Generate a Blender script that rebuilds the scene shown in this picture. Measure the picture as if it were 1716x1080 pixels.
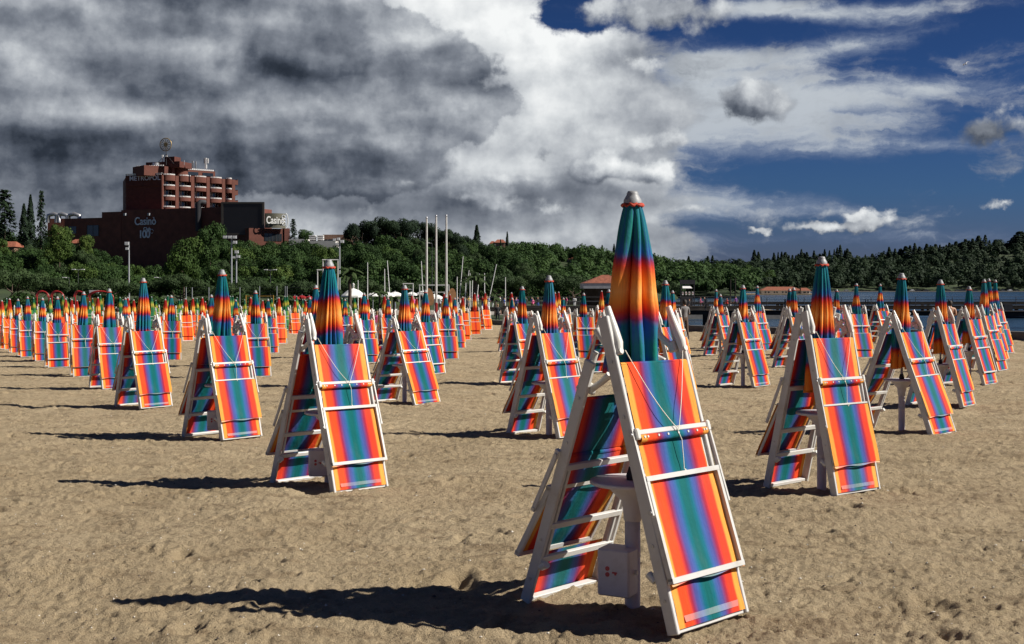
import bpy, bmesh, math, random
import numpy as np
from mathutils import Vector, Matrix
R = math.radians
PI = math.pi
for o in list(bpy.data.objects):
    bpy.data.objects.remove(o)
sc = bpy.context.scene
col = sc.collection

# ------------------------------------------------------------------ camera
F = 2000.0            # focal length in photo pixels (photo 1716 px wide)
EYE = 1.5
HOR = 483.0           # photo row of the horizon
cam_d = bpy.data.cameras.new('camera')
cam = bpy.data.objects.new('camera', cam_d)
col.objects.link(cam)
cam.location = (0, 0, EYE)
cam.rotation_euler = (R(90), 0, 0)
cam_d.sensor_width = 36
cam_d.lens = 36 * F / 1716
cam_d.shift_y = -(540 - HOR) / 1716
cam_d.clip_end = 20000
sc.camera = cam

# ------------------------------------------------------------------ exposure
sc.view_settings.view_transform = 'Standard'
sc.view_settings.look = 'None'
sc.view_settings.exposure = .47
sc.view_settings.gamma = 1
sc.view_settings.use_curve_mapping = False
sc.cycles.max_bounces = 6
sc.cycles.transparent_max_bounces = 8

# ------------------------------------------------------------------ sun
SUN = Vector((.785, -.10, .62)).normalized()
sd = bpy.data.lights.new('sun', 'SUN')
sd.energy = 5.0
sd.angle = R(.5)
sd.color = (1, .95, .86)
sun = bpy.data.objects.new('sun', sd)
col.objects.link(sun)
sun.rotation_euler = SUN.to_track_quat('Z', 'Y').to_euler()
SUN_EL = math.asin(SUN.z)
SUN_AZ = math.atan2(SUN.x, SUN.y)

# ------------------------------------------------------------------ node helper
def lin(c):
    return tuple(((v / 255) / 12.92 if v / 255 <= .04045 else ((v / 255 + .055) / 1.055) ** 2.4) for v in c)

class NT:
    def __init__(s, tree):
        s.t = tree; s.n = tree.nodes; s.l = tree.links
    def node(s, typ, **kw):
        n = s.n.new(typ)
        for k, v in kw.items():
            setattr(n, k, v)
        return n
    def put(s, sock, v):
        if v is None: return
        if hasattr(v, 'is_linked') or hasattr(v, 'links'):
            s.l.new(v, sock)
        else:
            if hasattr(sock.default_value, '__len__') and not hasattr(v, '__len__'):
                v = [v] * len(sock.default_value)
            if hasattr(v, '__len__') and len(sock.default_value) == 4 and len(v) == 3:
                v = tuple(v) + (1,)
            sock.default_value = v
    def m(s, op, a, b=None, c=None, clamp=False):
        n = s.node('ShaderNodeMath', operation=op, use_clamp=clamp)
        s.put(n.inputs[0], a); s.put(n.inputs[1], b); s.put(n.inputs[2], c)
        return n.outputs[0]
    def vm(s, op, a, b=None):
        n = s.node('ShaderNodeVectorMath', operation=op)
        s.put(n.inputs[0], a); s.put(n.inputs[1], b)
        return n.outputs['Value'] if op in ('LENGTH', 'DOT_PRODUCT') else n.outputs[0]
    def noise(s, vec, scale, detail=4, rough=.5, dist=0, color=False, lac=2.0):
        n = s.node('ShaderNodeTexNoise')
        s.put(n.inputs['Vector'], vec)
        n.inputs['Scale'].default_value = scale
        n.inputs['Detail'].default_value = detail
        n.inputs['Roughness'].default_value = rough
        n.inputs['Distortion'].default_value = dist
        n.inputs['Lacunarity'].default_value = lac
        return n.outputs['Color'] if color else n.outputs['Fac']
    def mapr(s, v, a, b, c=0, d=1, smooth=False):
        n = s.node('ShaderNodeMapRange', interpolation_type='SMOOTHSTEP' if smooth else 'LINEAR')
        s.put(n.inputs[0], v); s.put(n.inputs[1], a); s.put(n.inputs[2], b); s.put(n.inputs[3], c); s.put(n.inputs[4], d)
        return n.outputs[0]
    def mix(s, f, a, b, blend='MIX'):
        n = s.node('ShaderNodeMix', data_type='RGBA', blend_type=blend)
        s.put(n.inputs[0], f); s.put(n.inputs[6], a); s.put(n.inputs[7], b)
        return n.outputs[2]
    def ramp(s, v, stops, interp='LINEAR'):
        n = s.node('ShaderNodeValToRGB')
        e = n.color_ramp; e.interpolation = interp
        while len(e.elements) < len(stops): e.elements.new(.5)
        for q, (p, c) in zip(e.elements, stops):
            q.position = p; q.color = tuple(c) + (1,)
        s.put(n.inputs[0], v)
        return n.outputs[0]
    def xyz(s, x, y, z):
        n = s.node('ShaderNodeCombineXYZ')
        s.put(n.inputs[0], x); s.put(n.inputs[1], y); s.put(n.inputs[2], z)
        return n.outputs[0]
    def sep(s, v):
        n = s.node('ShaderNodeSeparateXYZ'); s.put(n.inputs[0], v)
        return n.outputs

# ------------------------------------------------------------------ world: sky texture with procedural clouds
world = bpy.data.worlds.new('World'); sc.world = world; world.use_nodes = True
w = NT(world.node_tree); w.n.clear()
SKY_STRENGTH = .1
tc = w.node('ShaderNodeTexCoord').outputs['Generated']
D = w.vm('NORMALIZE', tc)
dx, dy, dz = w.sep(D)
az = w.m('ARCTAN2', dx, dy)
hyp = w.m('SQRT', w.m('ADD', w.m('MULTIPLY', dx, dx), w.m('MULTIPLY', dy, dy)))
el = w.m('ARCTAN2', dz, hyp)
P = w.xyz(w.m('MULTIPLY', az, 20), w.m('MULTIPLY', el, 20), 0)      # sky angles; one unit = 1/20 rad
N = w.vm('MULTIPLY', D, (20, 20, 20))
NW = w.vm('SUBTRACT', w.noise(N, .55, 8, .62, color=True), (.5, .5, .5))
Ns = w.vm('ADD', N, (3.1, 7.7, 1.3))
NB = w.vm('SUBTRACT', w.noise(Ns, 1.9, 6, .6, color=True), (.5, .5, .5))
Pw = w.vm('ADD', P, w.vm('MULTIPLY', NW, (2.0, 1.3, 0)))
Pw2 = w.vm('ADD', P, w.vm('ADD', w.vm('MULTIPLY', NW, (1.0, .6, 0)), w.vm('MULTIPLY', NB, (.55, .45, 0))))
Pw3 = w.vm('ADD', P, w.vm('ADD', w.vm('MULTIPLY', NW, (3.0, .35, 0)), w.vm('MULTIPLY', NB, (.3, .12, 0))))
def blobs(vec, items, start=0.0):
    acc = start
    for it in items:
        x, y, rx, ry, wt = it[:5]
        rot = it[5] if len(it) > 5 else 0
        mp = w.node('ShaderNodeMapping', vector_type='TEXTURE')
        w.put(mp.inputs[0], vec)
        ux = 20 * math.atan((x - 858) / 2000)
        uy = 20 * math.atan((HOR - y) / math.hypot(2000, x - 858))
        mp.inputs[1].default_value = (ux, uy, 0)
        mp.inputs[2].default_value = (0, 0, R(rot))
        mp.inputs[3].default_value = (rx / 100, ry / 100, 1)
        g = w.node('ShaderNodeTexGradient', gradient_type='SPHERICAL')
        w.put(g.inputs[0], mp.outputs[0])
        acc = w.m('MULTIPLY_ADD', g.outputs['Fac'], wt, acc)
    return acc
# -- blue: the sky texture, darkened as by a polarising filter
nish = w.node('ShaderNodeTexSky', sky_type='NISHITA')
nish.sun_disc = False
nish.sun_elevation = SUN_EL
nish.sun_rotation = SUN_AZ
nish.air_density = 1.0; nish.dust_density = .3; nish.ozone_density = 2.5
tint = w.ramp(w.mapr(el, -.02, .30), [(0, (.12, .125, .25)), (.12, (.105, .13, .27)), (.3, (.080, .145, .29)), (.6, (.066, .125, .26)), (1, (.056, .098, .20))])
blue = w.mix(1.0, nish.outputs[0], tint, 'MULTIPLY')
# -- cloud fields
SS = (-.20, 0, -.26)                                           # a step away from the sun side, in sky units
fb = w.noise(N, 1.0, 8, .56)                                   # billows
fb_s = w.noise(w.vm('SUBTRACT', N, SS), 1.0, 8, .56)           # the same, a step towards the light
NL = w.vm('ADD', N, w.vm('MULTIPLY', NW, (1.3, 1.3, .7)))
strat = w.noise(w.vm('MULTIPLY', NL, (.20, .20, .85)), .8, 7, .44)
strat_s = w.noise(w.vm('MULTIPLY', w.vm('ADD', NL, (.1, 0, .28)), (.20, .20, .85)), .8, 7, .44)
litS = w.m('SUBTRACT', strat, strat_s)
soft = w.noise(w.vm('MULTIPLY', NL, (.6, .6, .9)), .38, 5, .45)
lit = w.m('SUBTRACT', fb, fb_s)
def shifted(v, k=1.0): return w.vm('ADD', v, (.20 * k, .26 * k, 0))
wisp = w.noise(w.vm('ADD', w.vm('MULTIPLY', N, (.34, .34, 1.5)), w.vm('MULTIPLY', NW, (1.2, 0, 1.2))), 1.3, 8, .58)
# ---- A: pale layer across the middle and low over the hills
fA = blobs(Pw2, [(-400, 250, 1500, 700, 2.0), (500, 200, 700, 420, 1.6), (820, 60, 260, 190, 1.6), (900, 160, 230, 170, 1.0), (880, 330, 330, 190, 1.5), (1010, 120, 70, 80, .8),
                 (1030, 175, 250, 60, 1.0), (1130, 175, 130, 40, .6), (1040, 350, 170, 90, .8), (960, 425, 260, 60, .9), (932, 28, 82, 60, -3.0), (1010, 48, 60, 30, -1.0)])
aA = w.mapr(w.m('MULTIPLY_ADD', w.m('SUBTRACT', wisp, .5), 2.6, w.m('MULTIPLY_ADD', w.m('SUBTRACT', fb, .5), 1.3, fA)), .12, 1.0, smooth=True)
LA = blobs(w.vm('ADD', P, w.vm('MULTIPLY', NW, (1.8, .8, 0))), [(830, 20, 240, 130, .34), (930, 110, 150, 130, .30), (960, 70, 90, 90, .12), (820, 150, 160, 60, .04), (860, 200, 220, 60, .02), (840, 330, 260, 30, -.10), (800, 370, 300, 40, -.05), (980, 390, 220, 40, .08), (880, 430, 300, 30, .10), (740, 390, 200, 30, .06), (0, 350, 430, 120, -.30), (520, 350, 420, 80, .06), (420, 370, 300, 30, -.08), (600, 340, 260, 26, -.10), (560, 395, 240, 24, -.08), (640, 365, 160, 20, .06), (1000, 220, 200, 30, .05), (900, 245, 200, 20, -.05)], .62)
LA = w.m('ADD', LA, w.m('MULTIPLY', w.m('SUBTRACT', strat, .5), .75))
LA = w.m('ADD', LA, w.m('MULTIPLY', litS, .7))
LA = w.m('ADD', LA, w.m('MULTIPLY', lit, .55))
# ---- B: the dark storm mass on the left
itB = [(-500, 120, 1300, 420, 1.6), (250, 90, 620, 300, 1.5), (600, 60, 200, 130, .9), (700, 130, 170, 130, 1.2), (790, 185, 120, 80, .95), (650, 230, 200, 110, 1.0), (480, 270, 330, 70, .9), (560, 300, 240, 45, .6),
       (20, 340, 320, 90, .7), (200, 330, 300, 40, .25), (710, 10, 80, 60, -.9), (820, 60, 90, 60, -.5)]
fB = blobs(Pw2, itB)
fB = w.m('MULTIPLY_ADD', w.m('SUBTRACT', fb, .5), 2.3, fB)
fBs = blobs(shifted(Pw2), itB[1:8])
fB0 = blobs(Pw2, itB[1:8])
rim = w.m('SUBTRACT', fB0, fBs)
aB = w.mapr(fB, .42, .85, smooth=True)
LB_ = blobs(w.vm('ADD', P, w.vm('MULTIPLY', NW, (1.5, .8, 0))), [(450, 115, 220, 85, -.20), (280, 50, 110, 60, -.12), (560, 50, 100, 70, -.10), (700, 120, 120, 60, -.06), (780, 150, 90, 40, -.08), (100, 236, 300, 44, -.22), (560, 265, 300, 34, -.15), (620, 205, 260, 40, -.06), (640, 292, 200, 24, -.10), (40, 310, 300, 60, -.18),
     (360, 85, 90, 70, .16), (300, 110, 80, 60, .10), (30, 30, 150, 150, .08), (170, 190, 220, 34, .16), (420, 190, 220, 34, .12), (520, 235, 240, 20, .12), (260, 262, 200, 36, .16), (690, 60, 90, 40, .16), (770, 110, 60, 30, .10), (200, 300, 200, 24, .08), (0, 120, 160, 50, -.06), (150, 350, 500, 40, -.06), (60, 60, 180, 160, .08), (560, 300, 300, 50, .10)], .49)
LB_ = w.m('ADD', LB_, w.m('MULTIPLY', w.m('SUBTRACT', strat, .5), .48))
LB_ = w.m('ADD', LB_, w.m('MULTIPLY', w.m('SUBTRACT', soft, .5), .5))
LB_ = w.m('ADD', LB_, w.m('MULTIPLY', litS, 1.1))
LB_ = w.m('ADD', LB_, w.m('MULTIPLY', lit, .75))
LB_ = w.m('ADD', LB_, w.m('MULTIPLY', rim, .10))
LB_ = w.m('ADD', LB_, w.m('MULTIPLY', w.m('SUBTRACT', 1, aB), .22))
# ---- C: separate cumulus with bright tops and grey bases
itC = [(1125, 20, 190, 60, 1.4), (1270, 172, 100, 44, 1.2), (1255, 155, 50, 40, .6), (1010, 300, 140, 36, 1.1), (985, 275, 60, 40, .9), (1040, 278, 50, 34, .7), (1110, 292, 50, 40, 1.2), (915, 263, 40, 26, 1.1), (850, 300, 110, 26, .8), (800, 330, 150, 22, .7),
       (1140, 232, 60, 34, 1.0), (1080, 245, 90, 26, .8), (1085, 112, 55, 40, 1.0), (1385, 378, 44, 18, 1.0), (1430, 370, 34, 24, 1.1), (1470, 372, 34, 22, 1.0), (1340, 372, 60, 16, .7), (1420, 352, 90, 12, .6), (1675, 351, 40, 14, .9), (1650, 228, 90, 34, .8, 8), (1268, 382, 20, 8, .8), (1120, 412, 30, 10, .6),
       (1150, 350, 130, 22, .8), (900, 350, 120, 24, .7), (690, 300, 60, 30, .6), (560, 345, 140, 20, .5)]
fC = blobs(Pw2, itC); fCs = blobs(shifted(Pw2, .55), itC)
nC = w.m('MULTIPLY_ADD', w.m('SUBTRACT', fb, .5), 2.4, fC)
aC = w.mapr(nC, .38, .88, smooth=True)
LC = w.m('ADD', w.m('MULTIPLY', w.m('SUBTRACT', fC, fCs), .30), .62)
LC = w.m('ADD', LC, w.m('MULTIPLY', lit, 1.0))
LC = w.m('ADD', LC, blobs(P, [(1125, 20, 200, 80, .06), (915, 263, 50, 40, -.22), (1270, 180, 110, 60, -.10), (850, 310, 150, 40, -.12), (1650, 228, 110, 50, -.22), (1440, 370, 120, 50, .02), (1050, 285, 150, 60, .10)]))
# ---- thin streaks
itV = [(1080, 150, 420, 80, 1.2), (1180, 130, 200, 60, .5), (1400, 165, 330, 50, 1.3, -2), (1560, 148, 170, 22, .8, -3), (1230, 190, 300, 50, .9, -4), (1400, 22, 240, 24, 1.3, -3), (1240, 12, 180, 26, .8), (1470, 74, 180, 24, 1.2, 7), (1300, 95, 240, 36, .5), (1210, 100, 80, 24, .6),
       (1120, 215, 300, 60, .8), (1320, 238, 380, 44, .9), (1560, 243, 200, 20, .5), (1210, 338, 260, 34, 1.3), (1500, 250, 300, 22, .6), (1110, 370, 160, 36, .8), (980, 330, 300, 90, 1.0), (1380, 350, 200, 14, .4), (1020, 240, 260, 90, .9), (1100, 400, 160, 24, .45), (1280, 10, 500, 60, .3), (1000, 420, 260, 30, .6), (1400, 398, 700, 22, .55)]
veil = blobs(Pw3, itV)
veilA = w.mapr(w.m('MULTIPLY_ADD', w.m('SUBTRACT', wisp, .5), 3.6, veil), -.05, 1.7, 0, .94, smooth=True)
cl = [(0, (22, 28, 36)), (.18, (46, 53, 64)), (.33, (80, 87, 99)), (.5, (122, 128, 138)), (.66, (164, 169, 176)), (.82, (206, 210, 213)), (1, (240, 242, 242))]
stops = [(p, lin(c)) for p, c in cl]
vc = w.ramp(w.m('MULTIPLY', veilA, w.mapr(el, .04, .18, .75, 1.0)), [(0, lin((80, 95, 130))), (.5, lin((135, 147, 168))), (1, lin((198, 204, 208)))])
inv = .765 / SKY_STRENGTH
def paint(c): return w.mix(1.0, c, (inv, inv, inv), 'MULTIPLY')
c_ = w.mix(veilA, blue, paint(vc))
c_ = w.mix(aA, c_, paint(w.ramp(LA, stops)))
c_ = w.mix(aB, c_, paint(w.ramp(LB_, stops)))
c_ = w.mix(aC, c_, paint(w.ramp(LC, stops)))
bg = w.node('ShaderNodeBackground')
w.put(bg.inputs[0], c_); bg.inputs[1].default_value = SKY_STRENGTH
wo = w.node('ShaderNodeOutputWorld')
w.l.new(bg.outputs[0], wo.inputs[0])
world.cycles.sampling_method = 'MANUAL'
world.cycles.sample_map_resolution = 512
# ------------------------------------------------------------------ materials
MATS = {}
def new_mat(name):
    m = bpy.data.materials.new(name); m.use_nodes = True
    t = NT(m.node_tree); t.n.clear()
    out = t.node('ShaderNodeOutputMaterial')
    b = t.node('ShaderNodeBsdfPrincipled')
    t.l.new(b.outputs[0], out.inputs[0])
    MATS[name] = m
    return m, t, b, out
def bump(t, b, h, dist=.01, strength=1):
    n = t.node('ShaderNodeBump')
    n.inputs['Distance'].default_value = dist; n.inputs['Strength'].default_value = strength
    t.put(n.inputs['Height'], h)
    t.l.new(n.outputs[0], b.inputs['Normal'])
def simple(name, c, rough=.6, var=.12, scale=8, metal=0, spec=.5, dirt=None, bumpd=0):
    m, t, b, out = new_mat(name)
    g = t.node('ShaderNodeTexCoord').outputs['Object']
    n = t.noise(g, scale, 5, .6)
    a = tuple(v * (1 - var) for v in c); z = tuple(min(1, v * (1 + var)) for v in c)
    colr = t.mix(t.mapr(n, .3, .7), a, z)
    if dirt:
        colr = t.mix(t.mapr(t.noise(g, scale * .6, 7, .7), .52, .75, 0, .7), colr, dirt)
    t.put(b.inputs['Base Color'], colr)
    b.inputs['Roughness'].default_value = rough
    b.inputs['Metallic'].default_value = metal
    b.inputs['Specular IOR Level'].default_value = spec
    if bumpd: bump(t, b, n, bumpd)
    return m
simple('white_paint', (.56, .55, .53), .38, .06, 6, dirt=(.36, .31, .25))
simple('white_plastic', (.64, .63, .585), .35, .04, 10, dirt=(.5, .46, .38))
simple('steel', (.45, .45, .46), .4, .1, 10, metal=.7)
simple('grey_steel', (.30, .31, .33), .5, .1, 3)
simple('dark_steel', (.04, .04, .045), .6, .2, 3, spec=.2)
simple('grey_plastic', (.27, .275, .285), .5, .08, 20)
simple('box_white', (.62, .60, .62), .55, .06, 9, dirt=(.42, .38, .34))
simple('pebble_pale', (.6, .55, .47), .7, .25, 300)
simple('pebble_dark', (.08, .055, .04), .7, .3, 300)
simple('cord', (.75, .72, .62), .8, .1, 30)
simple('red_mark', (.45, .06, .07), .5, .2, 60)
simple('blue_plastic', (.01, .03, .16), .35, .1, 20)
simple('rim_cloth', (.42, .045, .02), .8, .25, 30)
simple('red_plastic', (.30, .02, .02), .4, .1, 5)
simple('yellow_paint', (.35, .19, .03), .5, .1, 5)
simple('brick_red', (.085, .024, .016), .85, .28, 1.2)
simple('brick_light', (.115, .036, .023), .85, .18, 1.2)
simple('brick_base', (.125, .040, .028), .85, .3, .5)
simple('white_trim', (.75, .74, .72), .6, .1, 2)
simple('glass_dark', (.02, .025, .03), .12, .4, .8, spec=.8)
simple('curtain', (.40, .42, .40), .8, .3, .9)
simple('screen_black', (.010, .010, .012), .35, .2, .2)
simple('screen_frame', (.05, .043, .036), .5, .2, .5)
simple('sign_letter_grey', (.66, .70, .80), .5, .1, 1)
simple('sign_letter_white', (.62, .62, .60), .5, .02, 1)
simple('sign_board', (.11, .105, .075), .6, .15, 1)
simple('gold', (.35, .24, .09), .4, .2, 2, metal=.4)
simple('rooftile', (.24, .075, .04), .85, .35, 2.5, bumpd=.1)
simple('wall_white', (.55, .53, .50), .85, .08, .8)
simple('wall_tan', (.22, .13, .09), .85, .1, .5)
simple('wall_yellow', (.62, .40, .15), .85, .1, .6)
simple('wood_dark', (.035, .030, .026), .9, .35, 1.5, spec=.08)
simple('wood_orange', (.32, .15, .06), .7, .35, 3)
simple('bark', (.09, .06, .045), .9, .3, 4, bumpd=.03)
simple('concrete', (.32, .29, .25), .9, .18, 1.6, bumpd=.02)
simple('wall_block', (.13, .115, .10), .9, .3, 2.5, bumpd=.04)
simple('canvas_white', (.78, .77, .74), .8, .05, 1)
simple('skin', (.50, .27, .17), .6, .08, 5)
simple('hair_dark', (.02, .013, .009), .7, .3, 30)
simple('hair_fair', (.25, .15, .07), .7, .3, 30)
for nm, c in (('black', (.015, .015, .018)), ('white', (.75, .75, .75)), ('pink', (.7, .12, .3)), ('blue', (.04, .09, .32)), ('green', (.03, .16, .06)),
              ('grey', (.16, .15, .15)), ('red', (.5, .03, .03)), ('brown', (.10, .06, .04)), ('yellow', (.7, .5, .08)), ('purple', (.18, .06, .3))):
    simple('cloth_' + nm, c, .85, .15, 8)
def car_paint(name, c):
    m, t, b, out = new_mat(name)
    b.inputs['Base Color'].default_value = c + (1,); b.inputs['Roughness'].default_value = .3; b.inputs['Coat Weight'].default_value = .6
for nm, c in (('car_white', (.7, .7, .7)), ('car_silver', (.4, .41, .43)), ('car_dark', (.03, .035, .05)), ('car_red', (.35, .03, .02))):
    car_paint(nm, c)
simple('tyre', (.02, .02, .02), .9)

def fabric(name, stops, uvaxis=0, wobble=.012, streak=None, rough=.85, transl=.05, weave=900, bleed=None):
    """printed cloth: stripe colours follow the cloth's own uv"""
    m, t, b, out = new_mat(name)
    uv = t.node('ShaderNodeTexCoord').outputs['UV']
    u, v, _ = t.sep(uv)
    nz = t.noise(uv, 5, 5, .6)
    info = t.node('ShaderNodeObjectInfo').outputs['Random']
    p = u if uvaxis == 0 else v
    p = t.m('ADD', p, t.m('MULTIPLY', t.m('SUBTRACT', nz, .5), wobble))
    p = t.m('ADD', p, t.m('MULTIPLY', t.m('SUBTRACT', info, .5), .02))
    c = t.ramp(p, stops)
    if streak:                                   # thread streaks along the cloth
        st = t.noise(t.vm('MULTIPLY', uv, streak), 1, 4, .7)
        c = t.mix(t.mapr(st, .3, .7, 0, .22), c, t.mix(1.0, c, (1.5, 1.35, 1.3), 'MULTIPLY'))
        c = t.mix(t.mapr(st, .7, .3, 0, .30), c, t.mix(1.0, c, (.55, .6, .7), 'MULTIPLY'))
    if bleed: c = bleed(t, c, u, v, uv)
    fade = t.m('MULTIPLY_ADD', info, .22, .92)
    c = t.mix(1.0, c, t.xyz(fade, fade, fade), 'MULTIPLY')
    c = t.mix(t.m('MULTIPLY', t.mapr(info, .6, 1.0), .05), c, (.45, .36, .32))
    dirt = t.noise(uv, 2.3, 6, .7)
    c = t.mix(t.mapr(dirt, .5, .8, 0, .10), c, (.32, .26, .2))
    t.put(b.inputs['Base Color'], c)
    b.inputs['Roughness'].default_value = rough
    b.inputs['Specular IOR Level'].default_value = .2
    ob = t.node('ShaderNodeTexCoord').outputs['Object']
    wv = t.noise(ob, weave, 2, .5)
    wr = t.noise(ob, 9, 4, .6)
    wk = t.noise(t.vm('MULTIPLY', ob, (7, 7, 1.6)), 1, 4, .6)
    bump(t, b, t.m('ADD', t.m('MULTIPLY', wk, 2.2), t.m('ADD', t.m('MULTIPLY', wv, .08), wr)), .008, .8)
    tr = t.node('ShaderNodeBsdfTranslucent'); t.put(tr.inputs[0], c)
    mx = t.node('ShaderNodeMixShader'); mx.inputs[0].default_value = transl
    t.l.new(b.outputs[0], mx.inputs[1]); t.l.new(tr.outputs[0], mx.inputs[2]); t.l.new(mx.outputs[0], out.inputs[0])
    return m
OR = (.86, .36, .06); RD = (.84, .075, .015); RD2 = (.80, .055, .02); MG = (.33, .015, .055); VI = (.085, .072, .28); BL = (.045, .115, .35); TE = (.0, .14, .20); TG = (.0, .125, .125)
half = [(0, OR), (.07, OR), (.095, RD), (.20, RD), (.26, MG), (.32, VI), (.375, BL), (.43, TE), (.475, TG)]
rainbow = [(p, tuple(v * .86 for v in c)) for p, c in half + [(.54, TG), (.59, TE), (.645, BL), (.70, VI), (.76, MG), (.82, RD2), (.90, RD2), (.93, OR), (1, OR)]]
fabric('rainbow_stripe', rainbow, 0, .012, (60, 2, 1))
RR = (.78, .06, .012); R2 = (.80, .13, .015); R3 = (.42, .02, .015)
fabric('red_stripe', [(0, (.75, .30, .04)), (.1, (.78, .26, .03)), (.14, RR), (.3, R2), (.42, RR), (.5, R3), (.58, RR), (.7, R2), (.86, RR), (.9, (.75, .30, .04)), (1, (.75, .3, .04))], 0, .02, (60, 2, 1))
fabric('green_stripe', [(0, (.25, .24, .03)), (.15, (.2, .22, .03)), (.25, (.05, .2, .04)), (.45, (.01, .12, .06)), (.55, (.01, .12, .06)), (.75, (.05, .2, .04)), (.85, (.2, .22, .03)), (1, (.25, .24, .03))], 0, .02, (60, 2, 1))
def canopy_bleed(t, c, u, v, uv):
    # blue <-> teal alternates from panel to panel in the dark parts of the print
    k = t.noise(t.xyz(t.m('MULTIPLY', u, 9), t.m('MULTIPLY', v, .8), 0), 1.0, 3, .6)
    sepc = t.node('ShaderNodeSeparateColor'); t.put(sepc.inputs[0], c)
    dark = t.mapr(sepc.outputs[0], .25, .04)
    c2 = t.mix(t.mapr(k, .42, .58), (.0, .20, .15), (.015, .085, .32))
    return t.mix(t.m('MULTIPLY', dark, .62), c, c2)
cT = (.005, .14, .14); cG = (.0, .20, .155); cB = (.02, .10, .40); cP = (.20, .02, .10); cR = (.58, .05, .02); cO = (.78, .25, .035); cY = (.84, .36, .085)
canst = [(0, cB), (.03, cT), (.10, cG), (.20, cT), (.262, cB), (.295, cP), (.33, cR), (.40, cO), (.46, cY), (.51, cO), (.565, cR), (.605, cP), (.64, cB), (.70, (.02, .15, .3)), (.74, cG), (.80, (.0, .19, .17)), (.845, cB), (.88, cP), (.905, cR), (.95, (.8, .2, .03)), (1, (.82, .26, .04))]
canst = [(p * .91, tuple(v * 1.08 for v in c)) for p, c in canst]
fabric('rainbow_canopy', canst, 1, .03, (40, 2.5, 1), transl=.18, bleed=canopy_bleed)
fabric('red_canopy', [(0, (.25, .01, .01)), (.22, (.32, .012, .01)), (.36, (.55, .05, .01)), (.48, (.80, .40, .06)), (.6, (.85, .5, .1)), (.72, (.7, .12, .02)), (.82, (.45, .02, .01)), (1, (.5, .03, .01))], 1, .05, (40, 2.5, 1))
fabric('green_canopy', [(0, (.0, .06, .04)), (.25, (.0, .09, .04)), (.36, (.12, .25, .03)), (.48, (.42, .34, .05)), (.58, (.3, .3, .04)), (.7, (.02, .15, .04)), (1, (.0, .09, .05))], 1, .05, (40, 2.5, 1))

def leaf_mat(name, c1, c2, c3):
    m, t, b, out = new_mat(name)
    a = t.node('ShaderNodeAttribute', attribute_name='leaf').outputs['Fac']
    info = t.node('ShaderNodeObjectInfo').outputs['Random']
    c = t.ramp(t.m('ADD', t.m('MULTIPLY', a, .6), t.m('MULTIPLY', info, .4)), [(0, c1), (.5, c2), (1, c3)])
    t.put(b.inputs['Base Color'], c)
    b.inputs['Roughness'].default_value = .75; b.inputs['Specular IOR Level'].default_value = .2
    tr = t.node('ShaderNodeBsdfTranslucent'); t.put(tr.inputs[0], c)
    mx = t.node('ShaderNodeMixShader'); mx.inputs[0].default_value = .15
    t.l.new(b.outputs[0], mx.inputs[1]); t.l.new(tr.outputs[0], mx.inputs[2]); t.l.new(mx.outputs[0], out.inputs[0])
leaf_mat('leaf_broad', (.014, .034, .008), (.028, .060, .014), (.055, .100, .024))
leaf_mat('leaf_bright', (.025, .052, .010), (.052, .092, .017), (.10, .14, .03))
leaf_mat('leaf_pine', (.020, .038, .014), (.033, .058, .020), (.052, .084, .028))
leaf_mat('leaf_dark', (.008, .018, .010), (.014, .030, .014), (.024, .045, .018))
leaf_mat('leaf_far', (.010, .022, .010), (.017, .034, .014), (.028, .050, .018))
leaf_mat('leaf_palm', (.03, .05, .015), (.05, .08, .025), (.08, .12, .04))

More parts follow.
